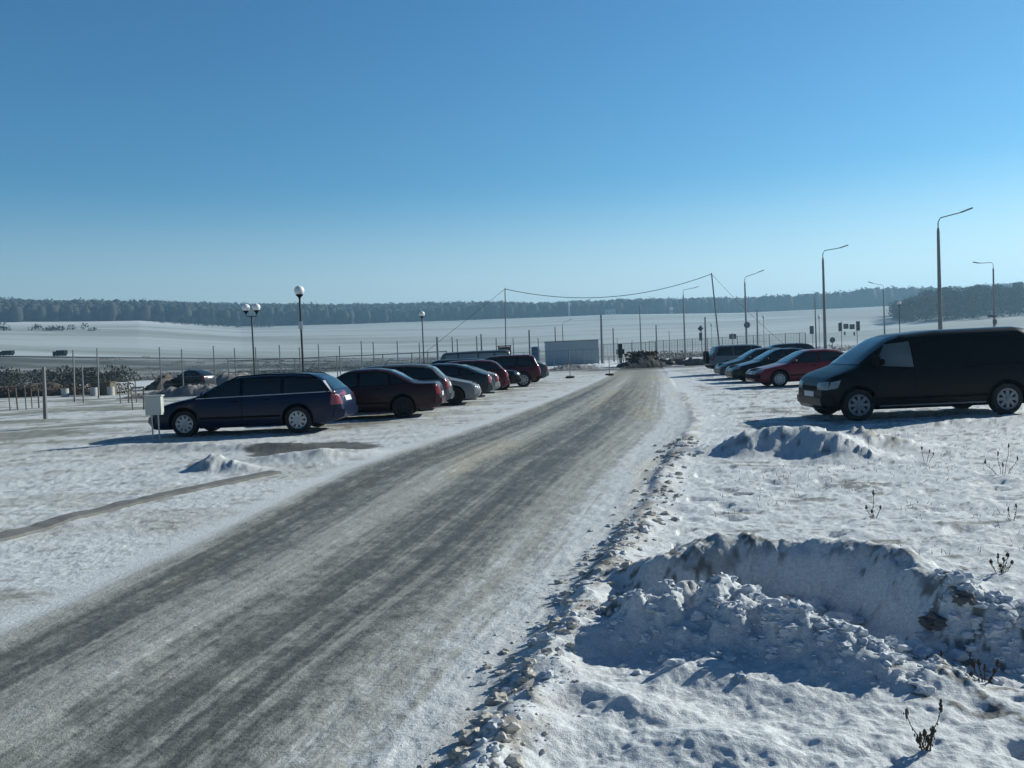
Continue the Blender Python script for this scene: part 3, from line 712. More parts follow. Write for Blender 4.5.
    for x in wx:
        for s in (1,-1):
            if key not in WH:
                t, rim = wheel_meshes(key, Rw, spokes, rm)
                a = t.build('wheel', M['tyre'], None, True, 40); b_ = rim.build('rim', rm, None, True, 40)
                WH[key] = (a.data, b_.data); bpy.data.objects.remove(a); bpy.data.objects.remove(b_)
            o = link(bpy.data.objects.new('wheel', WH[key][0]), root); o.location = (x, s*(W-.125), Rw)
            o.rotation_euler = (0, 0, 0 if s > 0 else math.pi)
            rd = WH[key][1]
            if rim_m: rd = rd.copy(); rd.materials[0] = rim_m
            link(bpy.data.objects.new('rim', rd), o)
    if spare:
        o = link(bpy.data.objects.new('spare_wheel', WH[key][0]), root); o.location = (tl_-.08, .1, .95); o.rotation_euler = (0,0,math.pi/2)
    if style in ('wagon','hatch','sedan') and detail > 1:
        h, n_ = hit((-1.3*k if style == 'wagon' else -.6, 0, 3), (0,0,-1))
        MB().tube([h, h+Vector((-.25,0,.28))], .005, 5).build('aerial', M['black'], root)
    return root

GL = 'cars parked in the left-hand row'; GR = 'cars parked in the right-hand row'
PI = math.pi
car('parked_estate_car','wagon',paint('navy_paint',(.003,.009,.034)),-6.25,20.6,PI-R(3.5),'dark blue estate car with roof rails parked with its nose behind the grey box','estate car',GL,rails=True,mould=True,hs=.96,tailm=M['redpale'],spokes=9)
def left(px, Y): return at(px, 360, Y).x
def row(name, style, m, px, Y, face, label, cat, L=None, **kw):
    """px = where the end towards the lane shows; face 'out' = nose to the lane"""
    half = STY[style]['L']/2*kw.get('scale',1)
    X = left(px, Y-.6) - half
    car(name, style, m, X, Y, 0 if face == 'out' else PI, label, cat, GL, detail=kw.pop('detail',1), **kw)
row('parked_saloon_car','sedan',paint('maroon_paint',(.030,.008,.011)),439,23.9,'in','dark maroon saloon car parked right behind the blue estate car','saloon car',detail=2,rim_m=M['rimdark'])
row('parked_estate_car','wagon',paint('graphite_paint',(.08,.09,.095)),449,26.7,'in','grey estate car with dark glass between the maroon saloon and the silver bonnet','estate car',rim_m=M['rimdark'])
row('parked_hatchback','hatch',paint('silver_paint',(.20,.215,.225)),479,29.0,'out','silver car showing only its bonnet and headlamp beside the grey estate','car',rim_m=M['rimdark'])
row('parked_hatchback','hatch',paint('slate_blue_paint',(.018,.028,.038)),491,31.8,'in','slate blue fastback with sloping rear glass behind the silver bonnet','hatchback',tailm=M['redpale'],hs=.98)
row('parked_hatchback','hatch',paint('pale_silver_paint',(.26,.28,.28)),498,34.2,'in','pale silver hatchback mostly hidden between the blue fastback and red estate','hatchback',hs=.93)
row('parked_estate_car','wagon',paint('wine_red_paint',(.075,.007,.011)),508,36.7,'in','wine red estate car with bright tail lamp next to the black jeep','estate car',hs=.98)
row('parked_off_roader','suv',paint('black_paint',(.006,.0065,.007)),521,39.3,'out','black off-roader parked nose out with pale windscreen edge','off-roader',hs=.90)
row('parked_off_roader','suv',paint('crimson_paint',(.07,.007,.012)),541,42.1,'in','crimson off-roader with lit-looking tail lamp at the far end of the left row','off-roader',hs=.96)
row('parked_hatchback','hatch',paint('blue_grey_paint',(.07,.09,.11)),548,47.3,'in','small blue-grey hatchback farthest away in the left row','hatchback',scale=.85)
p = at(192,375,66); car('distant_car','hatch',paint('dark_distant_paint',(.012,.014,.018)),p.x,66,PI-R(20),'dark car with pale windscreen parked behind the frozen earth bank','car',None,detail=1,scale=.8)
p = at(474,352,56); car('parked_minibus','minibus',paint('grey_minibus_paint',(.10,.12,.13)),p.x,56,PI,'grey minibus with a row of windows parked behind the left row','minibus',None,detail=1)

car('parked_van','van',mat('black_van_paint',(.004,.0055,.0065),.34,spec=.16,coat=.05),8.42,17.95,PI+R(.5),'black panel van parked side-on at the right edge of the lot','van',None,spokes=8,pale=True,hs=.975,rim_m=mat('rim_blue_grey',(.22,.25,.27),.45,.4))
def rrow(name, style, m, px, Y, face, label, cat, **kw):
    half = STY[style]['L']/2*kw.get('scale',1)
    X = left(px, Y) + half
    car(name, style, m, X, Y, PI if face == 'out' else 0, label, cat, GR, detail=kw.pop('detail',1), **kw)
rrow('parked_saloon_car','sedan',paint('bright_red_paint',(.19,.015,.026)),749,31.6,'out','red saloon car parked nose out just beyond the black van','saloon car',detail=2,hs=.96,spokes=9,bumper=M['black'])
rrow('parked_saloon_car','sedan',paint('black_saloon_paint',(.007,.007,.009)),728,36.6,'out','black saloon car parked behind the red saloon','saloon car')
rrow('parked_hatchback','hatch',paint('green_grey_paint',(.06,.075,.08)),716,40.8,'out','grey hatchback between the black saloon and the silver off-roader','hatchback')
rrow('parked_off_roader','suv',paint('silver_suv_paint',(.15,.17,.19)),708,46.3,'in','silver off-roader with a spare wheel on its tailgate in the right row','off-roader',spare=True,hs=.96)
rrow('parked_estate_car','wagon',paint('dark_far_paint',(.008,.009,.011)),740,51.5,'out','dark car whose roof shows above the silver off-roader','estate car',hs=1.05)

# ---------------------------------------------------------------- posts, lamps, signs, fences
def gpos(px, Y, py=360):
    p = at(px, py, Y); return Vector((p.x, Y, gz(p.x, Y)))
def street_lamp(px, Y, top, arm, label):
    """tapered concrete pole; arm = (dx metres, dz metres) of the bracket"""
    b = gpos(px, Y, top+30); ztop = at(px, top, Y).z; h = ztop-b.z
    b.x = at(px, top+40, Y).x
    b.z = gz(b.x, Y)
    root = empty('street_lamp', b, 0, label, 'street lamp', 'street lamps along the road beyond the lot')
    ln = -(EYE+4-b.z)*0.0
    MB().tube([(0,0,-.3),(0,0,h*.5),(0,0,h*.97),(0,0,h)], [.145,.115,.085,.06], 12).build('pole', M['concrete'], root, True)
    sgn = 1 if arm[0] > 0 else -1
    MB().tube([(0,0,h-.25),(.0,0,h+.35),(sgn*.15,0,h+.62),(arm[0]*.72,0,h+arm[1]*.80)], .035, 8).build('bracket', M['steel'], root, True)
    q = Matrix.Rotation(-math.atan2(arm[1]*.25, abs(arm[0])*.4)*sgn, 3, 'Y')
    MB().box((arm[0]*.86,0,h+arm[1]*.90), (abs(arm[0])*.32,.2,.09), q).build('lamp_head', M['steel'], root)
    return root
LG = 'street lamps along the road beyond the lot'
street_lamp(939, 53, 228, (2.1,1.15), 'tallest street lamp, rising straight behind the black van roof')
street_lamp(824, 72, 258, (2.1,1.0), 'tall street lamp rising behind the red saloon')
street_lamp(746, 102, 282, (2.3,1.35), 'street lamp with a round plate on its shaft above the grey hatchback')
street_lamp(684.5, 122, 294, (2.2,1.0), 'street lamp standing by the mesh fence left of the leaning mast')
street_lamp(641, 165, 307, (2.0,1.1), 'distant street lamp by the fence right of the pale shed')
street_lamp(994, 95, 268, (-2.2,.75), 'street lamp with its bracket to the left against the dark wood')
street_lamp(884.5, 132, 289, (-2.3,1.2), 'street lamp with its bracket to the left above the van windscreen')
street_lamp(816, 145, 298, (-2.3,.7), 'thin street lamp bracketed to the left behind the taller one')
street_lamp(564, 190, 326, (2.2,1.6), 'small far street lamp left part of the pale shed')
# round plate on a lamp shaft
def plate_on(px, py, Y, r, label, name='road_sign', m='sign', cat='road sign'):
    p = at(px, py, Y-.2)
    o = MB().lathe([(.001,-.02),(r,-.02),(r,.02),(.001,.02)], 20, axis='Y').build(name, M[m]); o.location = p
    return tag(o, label, cat)
plate_on(747, 325, 102, .38, 'round road sign fixed to the street lamp above the grey hatchback')

def park_lamp(px, Y, globes, top, label, notice=False, m='darkpost', g='globe lamps around the parking lot', lean=0):
    b = gpos(px, Y); h = at(px, top, Y).z-b.z
    b.x = at(px, top+40, Y).x; b.z = gz(b.x, Y)
    root = empty('park_lamp', b, 0, label, 'globe lamp', g); root.rotation_euler[1] = R(lean)
    r = .17
    if globes == 1:
        MB().tube([(0,0,0),(0,0,.6),(0,0,.62),(0,0,h-2*r)], [.06,.06,.038,.034], 10).build('pole', M[m], root, True)
        gl = MB().blob((0,0,h-r), (r,r,r), 3, 0, 1).build('globe', M['globe'], root, True)
        MB().lathe([(.11,h-2*r+.05),(.13,h-2*r+.02),(.05,h-2*r-.06),(.03,h-2*r-.12)], 14).build('holder', M['black'], gl, True)
    else:
        MB().tube([(0,0,0),(0,0,.6),(0,0,.62),(0,0,h-2*r-.2)], [.06,.06,.038,.034], 10).tube([(-.23,0,h-2*r-.12),(-.21,0,h-2*r-.22),(.21,0,h-2*r-.22),(.23,0,h-2*r-.12)], .022, 8).build('pole', M[m], root, True)
        for s in (-1,1):
            gl = MB().blob((s*.23,0,h-r), (r,r,r), 3, 0, 1).build('globe', M['globe'], root, True)
            MB().lathe([(.11,h-2*r+.05),(.12,h-2*r+.02),(.05,h-2*r-.06),(.03,h-2*r-.12)], 14, c=(s*.23,0,0)).build('holder', M['black'], gl, True)
    return root
park_lamp(253, 37, 2, 303.5, 'lamp post with two white globes behind the dark blue estate car')
pl = park_lamp(301, 29, 1, 285.5, 'nearest single-globe lamp post with a white notice on its shaft')
h0 = at(303,325,29-.06).z; b = pl.location
nb = MB().box((0,0,0), (.15,.012,.25)).build('notice_board', M['white']); nb.location = (b.x, b.y-.05, h0); tag(nb, 'white notice fixed to the nearest single-globe lamp post', 'notice')
park_lamp(423.5, 50, 1, 311, 'single-globe lamp post rising behind the grey estate car')
park_lamp(712.5, 130, 1, 323, 'far pale globe lamp left of the leaning mast base', m='steel')
park_lamp(764.5, 105, 1, 315, 'far pale globe lamp between two street lamp shafts', m='steel')
park_lamp(820, 100, 1, 315, 'far pale globe lamp left of the lamp behind the red saloon', m='steel')
park_lamp(900, 75, 1, 301, 'globe lamp just above the van windscreen before the dark wood')

def tall_post(name, px, Y, top, bot_px, label, cat='post', r=.05, m='steel', group=None, pxb=None):
    p = at(px, top, Y); q = at(pxb if pxb is not None else px+1, bot_px, Y); z0 = gz(q.x, Y)
    o = MB().tube([(0,0,-.2),(p.x-q.x, 0, p.z-z0)], [r*1.15, r*.8], 8).build(name, M[m], None, True); o.location = (q.x, Y, z0)
    return tag(o, label, cat, group)
tall_post('cable_mast', 505, 75, 288, 356, 'tall thin mast left of the pale shed carrying a sagging cable', 'mast', .055, pxb=505.5)
tall_post('cable_mast', 711.5, 75, 273, 357, 'leaning mast carrying the right end of the sagging cable', 'mast', .07, pxb=721)
PG = 'bare posts standing around the far fence'
for px, Y, top, lab, r in [
  (601,95,314,'thick bare post at the right end of the pale shed',.13),(613,105,328,'bare post just right of the thick post by the shed',.09),
  (656,100,325,'bare post behind the debris heap and fence',.09),(669,120,331,'thin bare post right of the debris heap',.05),
  (705,90,317,'bare post beside the diamond road sign',.10),(757,95,310,'bare post between the street lamp and the far globe lamp',.09),
  (555,110,327,'bare post behind the left end of the pale shed',.09),(529,80,330,'bare post left of the blue booth',.09),
  (538,90,338,'short bare post behind the blue booth',.06),(513,80,338,'short bare post beside the small red tractor',.05),
  (481,70,334,'taller of the close pair of posts above the minibus',.075),(476.5,70,336,'shorter of the close pair of posts above the minibus',.06),
  (452,70,337,'thin post above the front of the minibus',.06),(437,62,337,'thick post right of the third globe lamp',.09),
  (573,120,340,'tiny far post behind the middle of the pale shed',.05),(617,125,338,'tiny far post left of the cabinet',.04),(632,120,340,'tiny far post right of the cabinet',.045)]:
    tall_post('bare_post', px, Y, top, 357, lab, 'post', r, 'steel', PG)

def curve_wire(name, pts, r, label, cat='cable'):
    o = MB().tube(pts, r, 5).build(name, M['wire'], None, True); return tag(o, label, cat)
pa, pb = at(505,289,75), at(711.5,274,75)
curve_wire('overhead_cable', [pa.lerp(pb, t)+Vector((0,0,-4*t*(1-t)*1.35*(1))) for t in np.linspace(0,1,30)], .028, 'dark cable sagging between the thin mast and the leaning mast')
q = at(392,372,68); q.z = gz(q.x, 68)
curve_wire('guy_wire', [pa, (q.x,68,q.z)], .016, 'guy wire slanting down left from the thin mast')
q = at(800,352,84); q.z = gz(q.x, 84)
curve_wire('guy_wire', [pb.lerp(Vector((q.x,84,q.z)), t)+Vector((0,0,-4*t*(1-t)*.35)) for t in np.linspace(0,1,12)], .018, 'guy wire slanting down right from the leaning mast')

def fence(name, pts, hgt, label, rails=(), mesh=None, r=.03, m='steel', railr=.02):
    """pts: post feet; rails: heights; mesh: spacing of vertical bars"""
    root = empty(name, pts[0], 0, label, 'fence'); o0 = Vector(pts[0])
    P = [Vector(p)-o0 for p in pts]
    hs_ = hgt if hasattr(hgt,'__len__') else [hgt]*len(P)
    for p, h in zip(P, hs_):
        MB().tube([p-Vector((0,0,.15)), p+Vector((0,0,h))], r, 6).build('post', M[m], root, True)
    for z in rails:
        MB().tube([p+Vector((0,0,z)) for p in P], railr, 5).build('rail', M[m], root, True)
    if mesh:
        b = MB()
        for p, q in zip(P[:-1], P[1:]):
            n = max(2, int((q-p).length/mesh))
            for i in range(1, n):
                c = p.lerp(q, i/n); b.tube([c+Vector((0,0,.1)), c+Vector((0,0,hs_[0]-.02))], .008, 4, False)
            for z in np.arange(.15, hs_[0], .25): b.tube([p+Vector((0,0,z)), q+Vector((0,0,z))], .006, 4, False)
        b.build('mesh_panel', M[m], root)
    return root
# tall wire fence on the left: thin posts and slack wires
xs = [160,182,214,235,256,280,300,319,340,362,374,398,420,458,497]; tops = [347,349,346,348,347,345,347,344,346,341,342,341,343,339,338]
pts = [gpos(x, 60) for x in xs]; hs_ = [at(x, t, 60).z-p.z for x, t, p in zip(xs, tops, pts)]
fence('wire_fence', pts, hs_, 'tall wire fence with thin uneven posts across the left field', rails=(.5,1.0,1.5), r=.045, railr=.012)
xs = [228,258,295,337,383,412,428,447]; pts = [gpos(x, 64) for x in xs]
fence('rail_fence', pts, 2.02, 'lower fence with one top rail behind the tall wire fence', rails=(1.97,1.1), r=.05, railr=.035)
# mesh fence at the end of the lot
xs = list(range(449,600,15)); pts = [gpos(x, 82) for x in xs]
fence('mesh_fence', pts, 1.75, 'thin mesh fence in front of and beside the pale shed', rails=(1.72,), mesh=.6, r=.03)
xs = [604,618,632,646,656]; pts = [gpos(x, 84) for x in xs]
fence('mesh_fence', pts, 2.15, 'mesh fence with posts between shed and debris heap', rails=(2.1,), mesh=.30, r=.035)
xs = [650,664,678,693,708,723,738,754,770,786,800,806]; pts = [gpos(x, Y) for x, Y in zip(xs, np.linspace(92,76,12))]
fence('mesh_fence', pts, 2.3, 'long mesh fence behind the parked cars of the right row', rails=(2.26,), mesh=.32, r=.04)

# low wooden frames in the garden on the far left
def wframe(x0, x1, Y, top, bot, label, extra=(), thick=None, rail=True):
    a = gpos(x0, Y); root = empty('wooden_fence', a, 0, label, 'fence', 'wooden garden fences on the left')
    s = Y/F; h = (bot-top)*s; wd = (x1-x0)*s
    for i, x in enumerate([x0, *extra, x1]):
        hh = h*random.uniform(.92,1.12); MB().tube([((x-x0)*s,0,-.1),((x-x0)*s+random.uniform(-.05,.05),0,hh)], .032 if i % 2 else .024, 7).build('post', M['wood'], root, True)
    if rail: MB().tube([(0,-.04,h*.95),(wd,-.04,h*.98)], .03, 6).build('rail', M['wood'], root, True)
    return root
wframe(7, 23, 38, 383, 407, 'wooden frame at the left edge with two posts and a pale rail', (14.5,))
wframe(29, 36, 40, 385, 407, 'small wooden frame just left of the thick grey post')
wframe(130, 141, 34, 382, 405, 'dark narrow pair of stakes left of the grey box')
wframe(118, 134, 42, 380, 402, 'spindly stakes among rubble left of the grey box', (126,), rail=False)
tall_post('thick_post', 43.5, 30, 367, 411, 'thick grey concrete post on the far left by the wooden frames', 'post', .07, 'concrete', pxb=45)
tall_post('thick_post', 73, 48, 350, 392, 'thin tall pole on the far left behind the garden', 'post', .05, 'steel')
tall_post('thick_post', 97, 52, 348, 388, 'thin tall pole over the white concrete rings', 'post', .05, 'steel')
tall_post('thick_post', 82, 46, 365, 394, 'short thin pole beside the first white ring', 'post', .04, 'steel')
# garden beds with banked earth and white rings
for i, (px, lab) in enumerate([(63,'leftmost white concrete ring standing in the garden'),(92,'middle white concrete ring in the garden'),(109,'rightmost white concrete ring at the end of the dark crate')]):
    p = gpos(px, 56); MBk = MB().lathe([(.42,0),(.42,.0),(.42,1.0),(.34,1.0),(.34,.02)], 20)
    o = MBk.build('concrete_ring', M['barrel'], None, True, 40); q = .62
    o.location = (p.x, 56, p.z); o.scale = (.56,.56,.56); tag(o, lab, 'ring', 'white rings in the garden')
p = gpos(102, 57); o = MB().box((0,0,.42), (1.3,.9,.8)).box((0,0,.85),(1.4,1.0,.06)).build('wooden_crate', M['wood']); o.location = p; tag(o, 'dark brown crate between the two right white rings', 'crate')

# bushes, banks, trees
def brush(name, spots, m, label, cat=None, kind=None, leaf=.25, n=120, trunk=True, group=None, up=.5):
    b = MB()
    for (x, y, z, w_, h_) in spots:
        for i in range(n):
            a = random.uniform(0, 2*PI); u = random.random(); v = random.random()**.8
            rr_ = w_*.5*math.sqrt(u)*(math.sin(min(1,v+.25)*PI*.85)+.25)
            c = Vector((x+rr_*math.cos(a), y+rr_*math.sin(a), z+h_*v))
            s = leaf*random.uniform(.5,1.3)
            d1 = Vector((random.gauss(0,1), random.gauss(0,1), random.gauss(0,1)+up)).normalized()*s
            d2 = Vector((random.gauss(0,1), random.gauss(0,1), random.gauss(0,1))).normalized()*s*.6
            b.add([c-d1*.5, c+d2*.5, c+d1*.5, c-d2*.4], [(0,1,2,3)])
    return tag(b.build(name, m), label, cat, group, kind)
def g3(px, Y, w_, h_): p = gpos(px, Y); return (p.x, p.y, p.z-.1, w_, h_)
SP = []
for i in range(70):
    px = random.uniform(-120, 122); Y = random.uniform(128, 160)
    SP.append(g3(px, Y, random.uniform(3,6), random.choice([2.0,2.8,3.4,2.4])*(1 if px < 70 else .8)))
brush('scrub', SP, M['leaf'], 'dark belt of scrub and young trees in the valley on the left', kind='stuff', leaf=.5, n=240)
SP = []
for i in range(240):
    px = random.uniform(100, 470); Y = random.uniform(150, 300)
    SP.append(g3(px, Y, random.uniform(2,7), random.uniform(.4,1.1)))
brush('undergrowth', SP, M['twig'], 'low brown undergrowth across the valley', kind='stuff', leaf=.28, n=80)
SP = []
for i in range(150):
    px = random.uniform(640, 1000); Y = random.uniform(110, 190)
    SP.append(g3(px, Y, random.uniform(2,5), random.uniform(.5,1.4)))
brush('roadside_bushes', SP, M['twig'], 'leafless low bushes beyond the right-hand fence', kind='stuff', leaf=.22, n=90)
# garden rubble banks on the left
def bank(px0, px1, Y, h, w_, m, label, seed, cat='earth bank', name='earth_bank', amp=1.3, n=90):
    a = gpos(px0, Y); c = gpos(px1, Y); L_ = (c-a).length; V = []; Fc = []
    ny = 14
    for i in range(n+1):
        for j in range(ny+1):
            u = i/n; v = j/ny; x = a.x+(c.x-a.x)*u; y = Y-w_/2+w_*v
            hh = h*math.sin(PI*v)**.8*min(1, 2.6*min(u,1-u)+.02)*(.55+.9*float(fbm(np.array([x*1.1+seed]), np.array([y*1.1]), 3, seed)[0]))
            V.append((x, y, gz(x, y)-.05+hh+amp*.12*random.random()*math.sin(PI*v)))
    for i in range(n):
        for j in range(ny):
            k = i*(ny+1)+j; Fc.append((k, k+ny+1, k+ny+2, k+1))
    return tag(mesh_obj(name, V, Fc, m, None, True, 50), label, cat)
earth = mat('frozen_earth',(.10,.085,.065),.9,var=.5,vscale=3,bump=.6,bscale=8); earthsnow = mat('snow_dusted_earth',(.22,.215,.21),.85,var=.75,vscale=1.6,bump=.5,bscale=6)
bank(-90, 118, 60, .85, 2.5, earth, 'long dark bank of earth with dead stalks behind the wooden frames', 3)
bank(118, 262, 50, .55, 2.0, earthsnow, 'low reddish bank of frozen earth left of the estate car', 5)
bank(149, 178, 66, .95, 5, earth, 'dark rounded earth heap above the grey box', 7, 'earth heap', 'earth_heap', n=30)
bank(206, 262, 72, .95, 5, earthsnow, 'snow-flecked rubble heap above the bonnet of the estate car', 9, 'rubble heap', 'rubble_heap', n=40)
tag(brush('dead_stalks', [g3(random.uniform(-60,130), 59+random.random()*2, 1.6, .8) for _ in range(60)], M['twig'], None, leaf=.22, n=50, up=2), 'brown dead stalks over the garden bank', kind='stuff')
bank(617, 668, 69, .66, 5, mat('dark_debris',(.035,.034,.032),.95,var=.6,vscale=2,bump=.8,bscale=5), 'dark debris heap of earth and branches at the end of the lane', 13, 'debris heap', 'debris_heap', n=50)
brush('cut_branches', [g3(random.uniform(628,655), 69+random.random()*2, 1.4, 1.25) for _ in range(14)], M['twig'], 'tangled cut branches lying on the dark debris heap', 'branches', leaf=.4, n=60)
bank(566, 622, 74, .35, 5, mat('clean_snow_pile',(.68,.71,.73),.8,bump=.3), 'flat pale snow heap in front of the cabinet', 17, 'snow heap', 'snow_heap', n=40)
bank(543, 600, 68, .35, 4, earthsnow, 'low brown rubble strip in front of the pale shed', 19, 'rubble strip', 'rubble_strip', n=40)
RL = ['grey','dark','pale','jagged','rounded','small','broad','low','upright']
for i, (px, Y, s) in enumerate([(664,70,.45),(670,68,.35),(677,70,.55),(684,68,.4),(690,66,.5),(697,66,.6),(703,67,.4),(576,72,.35),(588,69,.25)]):
    p = gpos(px, Y); o = MB().blob((0,0,s*.35), (s*random.uniform(.9,1.5), s, s*random.uniform(.5,.8)), 2, .35, i+4, 1.3).build('rubble_lump', M['rock'], None, True, 25); o.location = p
    where = ['just right of the debris heap','second right of the debris heap','third right of the debris heap','fourth right of the debris heap','fifth right of the debris heap','beside the silver off-roader','rightmost, next to the silver off-roader','left of the snow heap','in front of the snow heap'][i]
    tag(o, f'{RL[i]} rubble lump {where}', 'rubble', 'lumps of rubble at the end of the lot')

# shed, booth, tractor, cabinet, barriers
a, c = gpos(546, 96), gpos(599, 96); root = empty('site_shed', a, 0, 'long pale flat-roofed shed at the far end of the lot', 'shed')
L_ = c.x-a.x; Hh = 2.65
MB().box((L_/2,1.2,Hh/2), (L_,2.4,Hh)).build('wall', M['shed'], root)
b = MB()
for x in np.arange(.3, L_-.1, .3): b.box((x,-.012,Hh/2), (.05,.03,Hh-.1))
b.build('cladding_rib', M['shed'], root)
MB().box((L_/2,1.2,Hh+.04), (L_+.12,2.55,.09)).build('roof', M['sheddark'], root)
p = gpos(536, 100); root = empty('booth', p, 0, 'dark blue booth standing left of the pale shed', 'booth')
MB().box((0,.5,1.0), (.95,1.0,2.0)).build('wall', M['blue'], root); MB().box((0,-.02,.95), (.65,.04,1.75)).build('door', M['blue'], root)
MB().lathe([(.55,2.0),(.52,2.12),(.3,2.2),(.001,2.22)], 16, c=(0,.5,0)).build('roof', M['blue'], root, True)
p = gpos(505, 68); root = empty('tractor', p, 0, 'small red tractor with a glazed cab beyond the parked minibus', 'tractor')
MB().box((0,.3,.85), (.9,2.2,.5)).box((.45,-.3,1.05),(.28,.5,.35)).build('body', M['redbody'], root)
cb = MB()
for sx_ in (-.48,.48):
    for sy_ in (-.6,.5): cb.box((sx_,sy_,1.62), (.07,.07,1.1))
cb.box((0,-.05,2.2), (1.12,1.3,.08)).build('cab', M['redbody'], root)
MB().box((0,-.05,1.65), (.9,1.0,.95)).build('pane', M['glass'], root)
for sx_ in (-.62,.62): 
    o = MB().tube([(sx_-.13,-.5,.55),(sx_+.13,-.5,.55)], .55, 18).build('wheel', M['tyre'], root, True, 40)
p = gpos(620.5, 92, 356); root = empty('control_cabinet', p, 0, 'dark cabinet with two side boxes on a stub post behind the fence', 'cabinet')
MB().box((0,0,1.35), (.42,.3,1.5)).build('housing', M['black'], root); MB().box((0,-.02,.3), (.3,.2,.62)).build('plinth', M['concrete'], root)
for s in (-1,1): MB().box((s*.32,-.02,1.25), (.2,.2,.55)).build('side_box', M['black'], root)
for px, Y, top, lab in [(569.5,50,350,'left barrier stake standing on a round base before the shed'),(609,52,357,'right barrier stake standing on a round base before the debris heap')]:
    p = gpos(px, Y); root = empty('barrier_stake', p, 0, lab, 'barrier stake', 'stakes on round bases at the end of the lot')
    MB().lathe([(.18,0),(.27,.02),(.27,.10),(.18,.13),(.001,.13)], 18).build('base', M['tyre'], root, True)
    MB().tube([(0,0,.1),(0,0,at(px, top, Y).z-p.z)], .022, 8).build('stake', M['steel'], root, True)

# grey utility box on two legs
bp = gp(156.5, 441); root = empty('utility_box', (bp.x, bp.y, gz(bp.x, bp.y)), R(8), 'pale grey utility box on two thin legs in front of the estate car', 'utility box')
MB().box((0,0,.80), (.34,.24,.42)).box((0,0,1.02), (.38,.28,.03)).build('cabinet', M['box'], root)
MB().box((0,-.125,.80), (.29,.012,.37)).build('door', M['box'], root)
for s in (-1,1): MB().tube([(s*.07,0,-.1),(s*.07,0,.60)], .018, 8).build('leg', M['box'], root, True)

# kerb showing through the snow
kp = [gp(*q) for q in [(-60,556),(0,541),(60,523),(130,505),(180,494),(230,483),(276,473)]]
V = []; Fc = []
KP = []
for a, b in zip(kp[:-1], kp[1:]):
    for t in np.linspace(0,1,9)[:-1]: KP.append(a.lerp(b, t))
KP.append(kp[-1])
for i, p in enumerate(KP):
    d = (KP[min(i+1,len(KP)-1)]-KP[max(i-1,0)]); d.z = 0; d.normalize(); n_ = Vector((-d.y, d.x, 0))
    wv = .09+.05*float(vn(np.array([i*.5]),np.array([1.]),7)[0])
    for u, z in ((-wv,-.10),(-wv,.035),(wv,.045),(wv,-.10)):
        q = p+n_*u; V.append((q.x, q.y, gz(q.x, q.y)+z))
for i in range(len(KP)-1):
    for j in range(3): k = i*4+j; Fc.append((k, k+1, k+5, k+4))
o = mesh_obj('kerb', V, Fc, M['kerb']); o['kind'] = 'structure'

# traffic lights and signs on the right
def sign_post(name, px, Y, top, bits, label, cat):
    p = gpos(px, Y, 350); h = at(px, top, Y).z-p.z; root = empty(name, p, 0, label, cat)
    MB().tube([(0,0,0),(0,0,h)], .04, 8).build('pole', M['steel'], root, True)
    for nm, dx, z, wd, hh, mt in bits:
        x = dx*Y/F; zz = at(px, z, Y).z-p.z; W_ = wd*Y/F; H_ = hh*Y/F
        if nm == 'disc': MB().lathe([(.001,-.02),(W_/2,-.02),(W_/2,.02),(.001,.02)], 18, c=(x,-.06,zz), axis='Y').build('sign_plate', M[mt], root)
        elif nm == 'diamond': MB().box((x,-.06,zz), (W_*.72,.03,W_*.72), Matrix.Rotation(R(45),3,'Y')).build('sign_plate', M[mt], root)
        elif nm == 'signal':
            o = MB().box((x,-.08,zz), (W_,.2,H_)).build('signal_head', M[mt], root)
            for k in (-1,0,1): MB().lathe([(.001,-.05),(W_*.3,-.05),(W_*.33,.0)], 12, c=(x,-.185,zz+k*H_*.3), axis='Y').build('lens', M['lens'], o)
        else: MB().box((x,-.06,zz), (W_,.04,H_)).build('sign_plate', M[mt], root)
    return root
sign_post('traffic_light', 842, 95, 321, [('signal',-1.5,327,3,8.5,'sign'),('plate',4.3,326.5,5,5,'sign'),('plate',3,333.5,1.5,3.6,'sign')], 'left one of the facing traffic lights with a square plate', 'traffic light')
sign_post('traffic_light', 857.5, 95, 321, [('signal',.8,326,3.2,9.5,'sign'),('plate',-5,326.5,5,5,'sign'),('plate',-3,333.5,1.5,3.6,'sign')], 'right one of the facing traffic lights nearest the van windscreen', 'traffic light')
sign_post('traffic_light', 813, 110, 326, [('signal',-1,330,3.6,8,'sign')], 'single traffic light behind the fence end left of the tall lamp', 'traffic light')
sign_post('road_sign', 832.5, 85, 338, [('disc',0,340,5.5,5.5,'sign')], 'round road sign seen low between lamp and traffic lights', 'road sign')
sign_post('road_sign', 702, 88, 325, [('diamond',-1,328.5,6,6,'sign'),('plate',-1,336.5,3,8,'sign')], 'diamond road sign with an oblong plate left of the leaning mast', 'road sign')
sign_post('road_sign', 733, 86, 333, [('plate',-2,336.5,3,5,'sign'),('plate',2,336.5,3,5,'sign')], 'pair of square sign plates above the silver off-roader', 'road sign')
sign_post('road_sign', 995, 92, 313, [('plate',-3,316,8,2.5,'sign'),('plate',0,322,4,5,'sign')], 'small plates on a post by the street lamp before the wood', 'road sign')

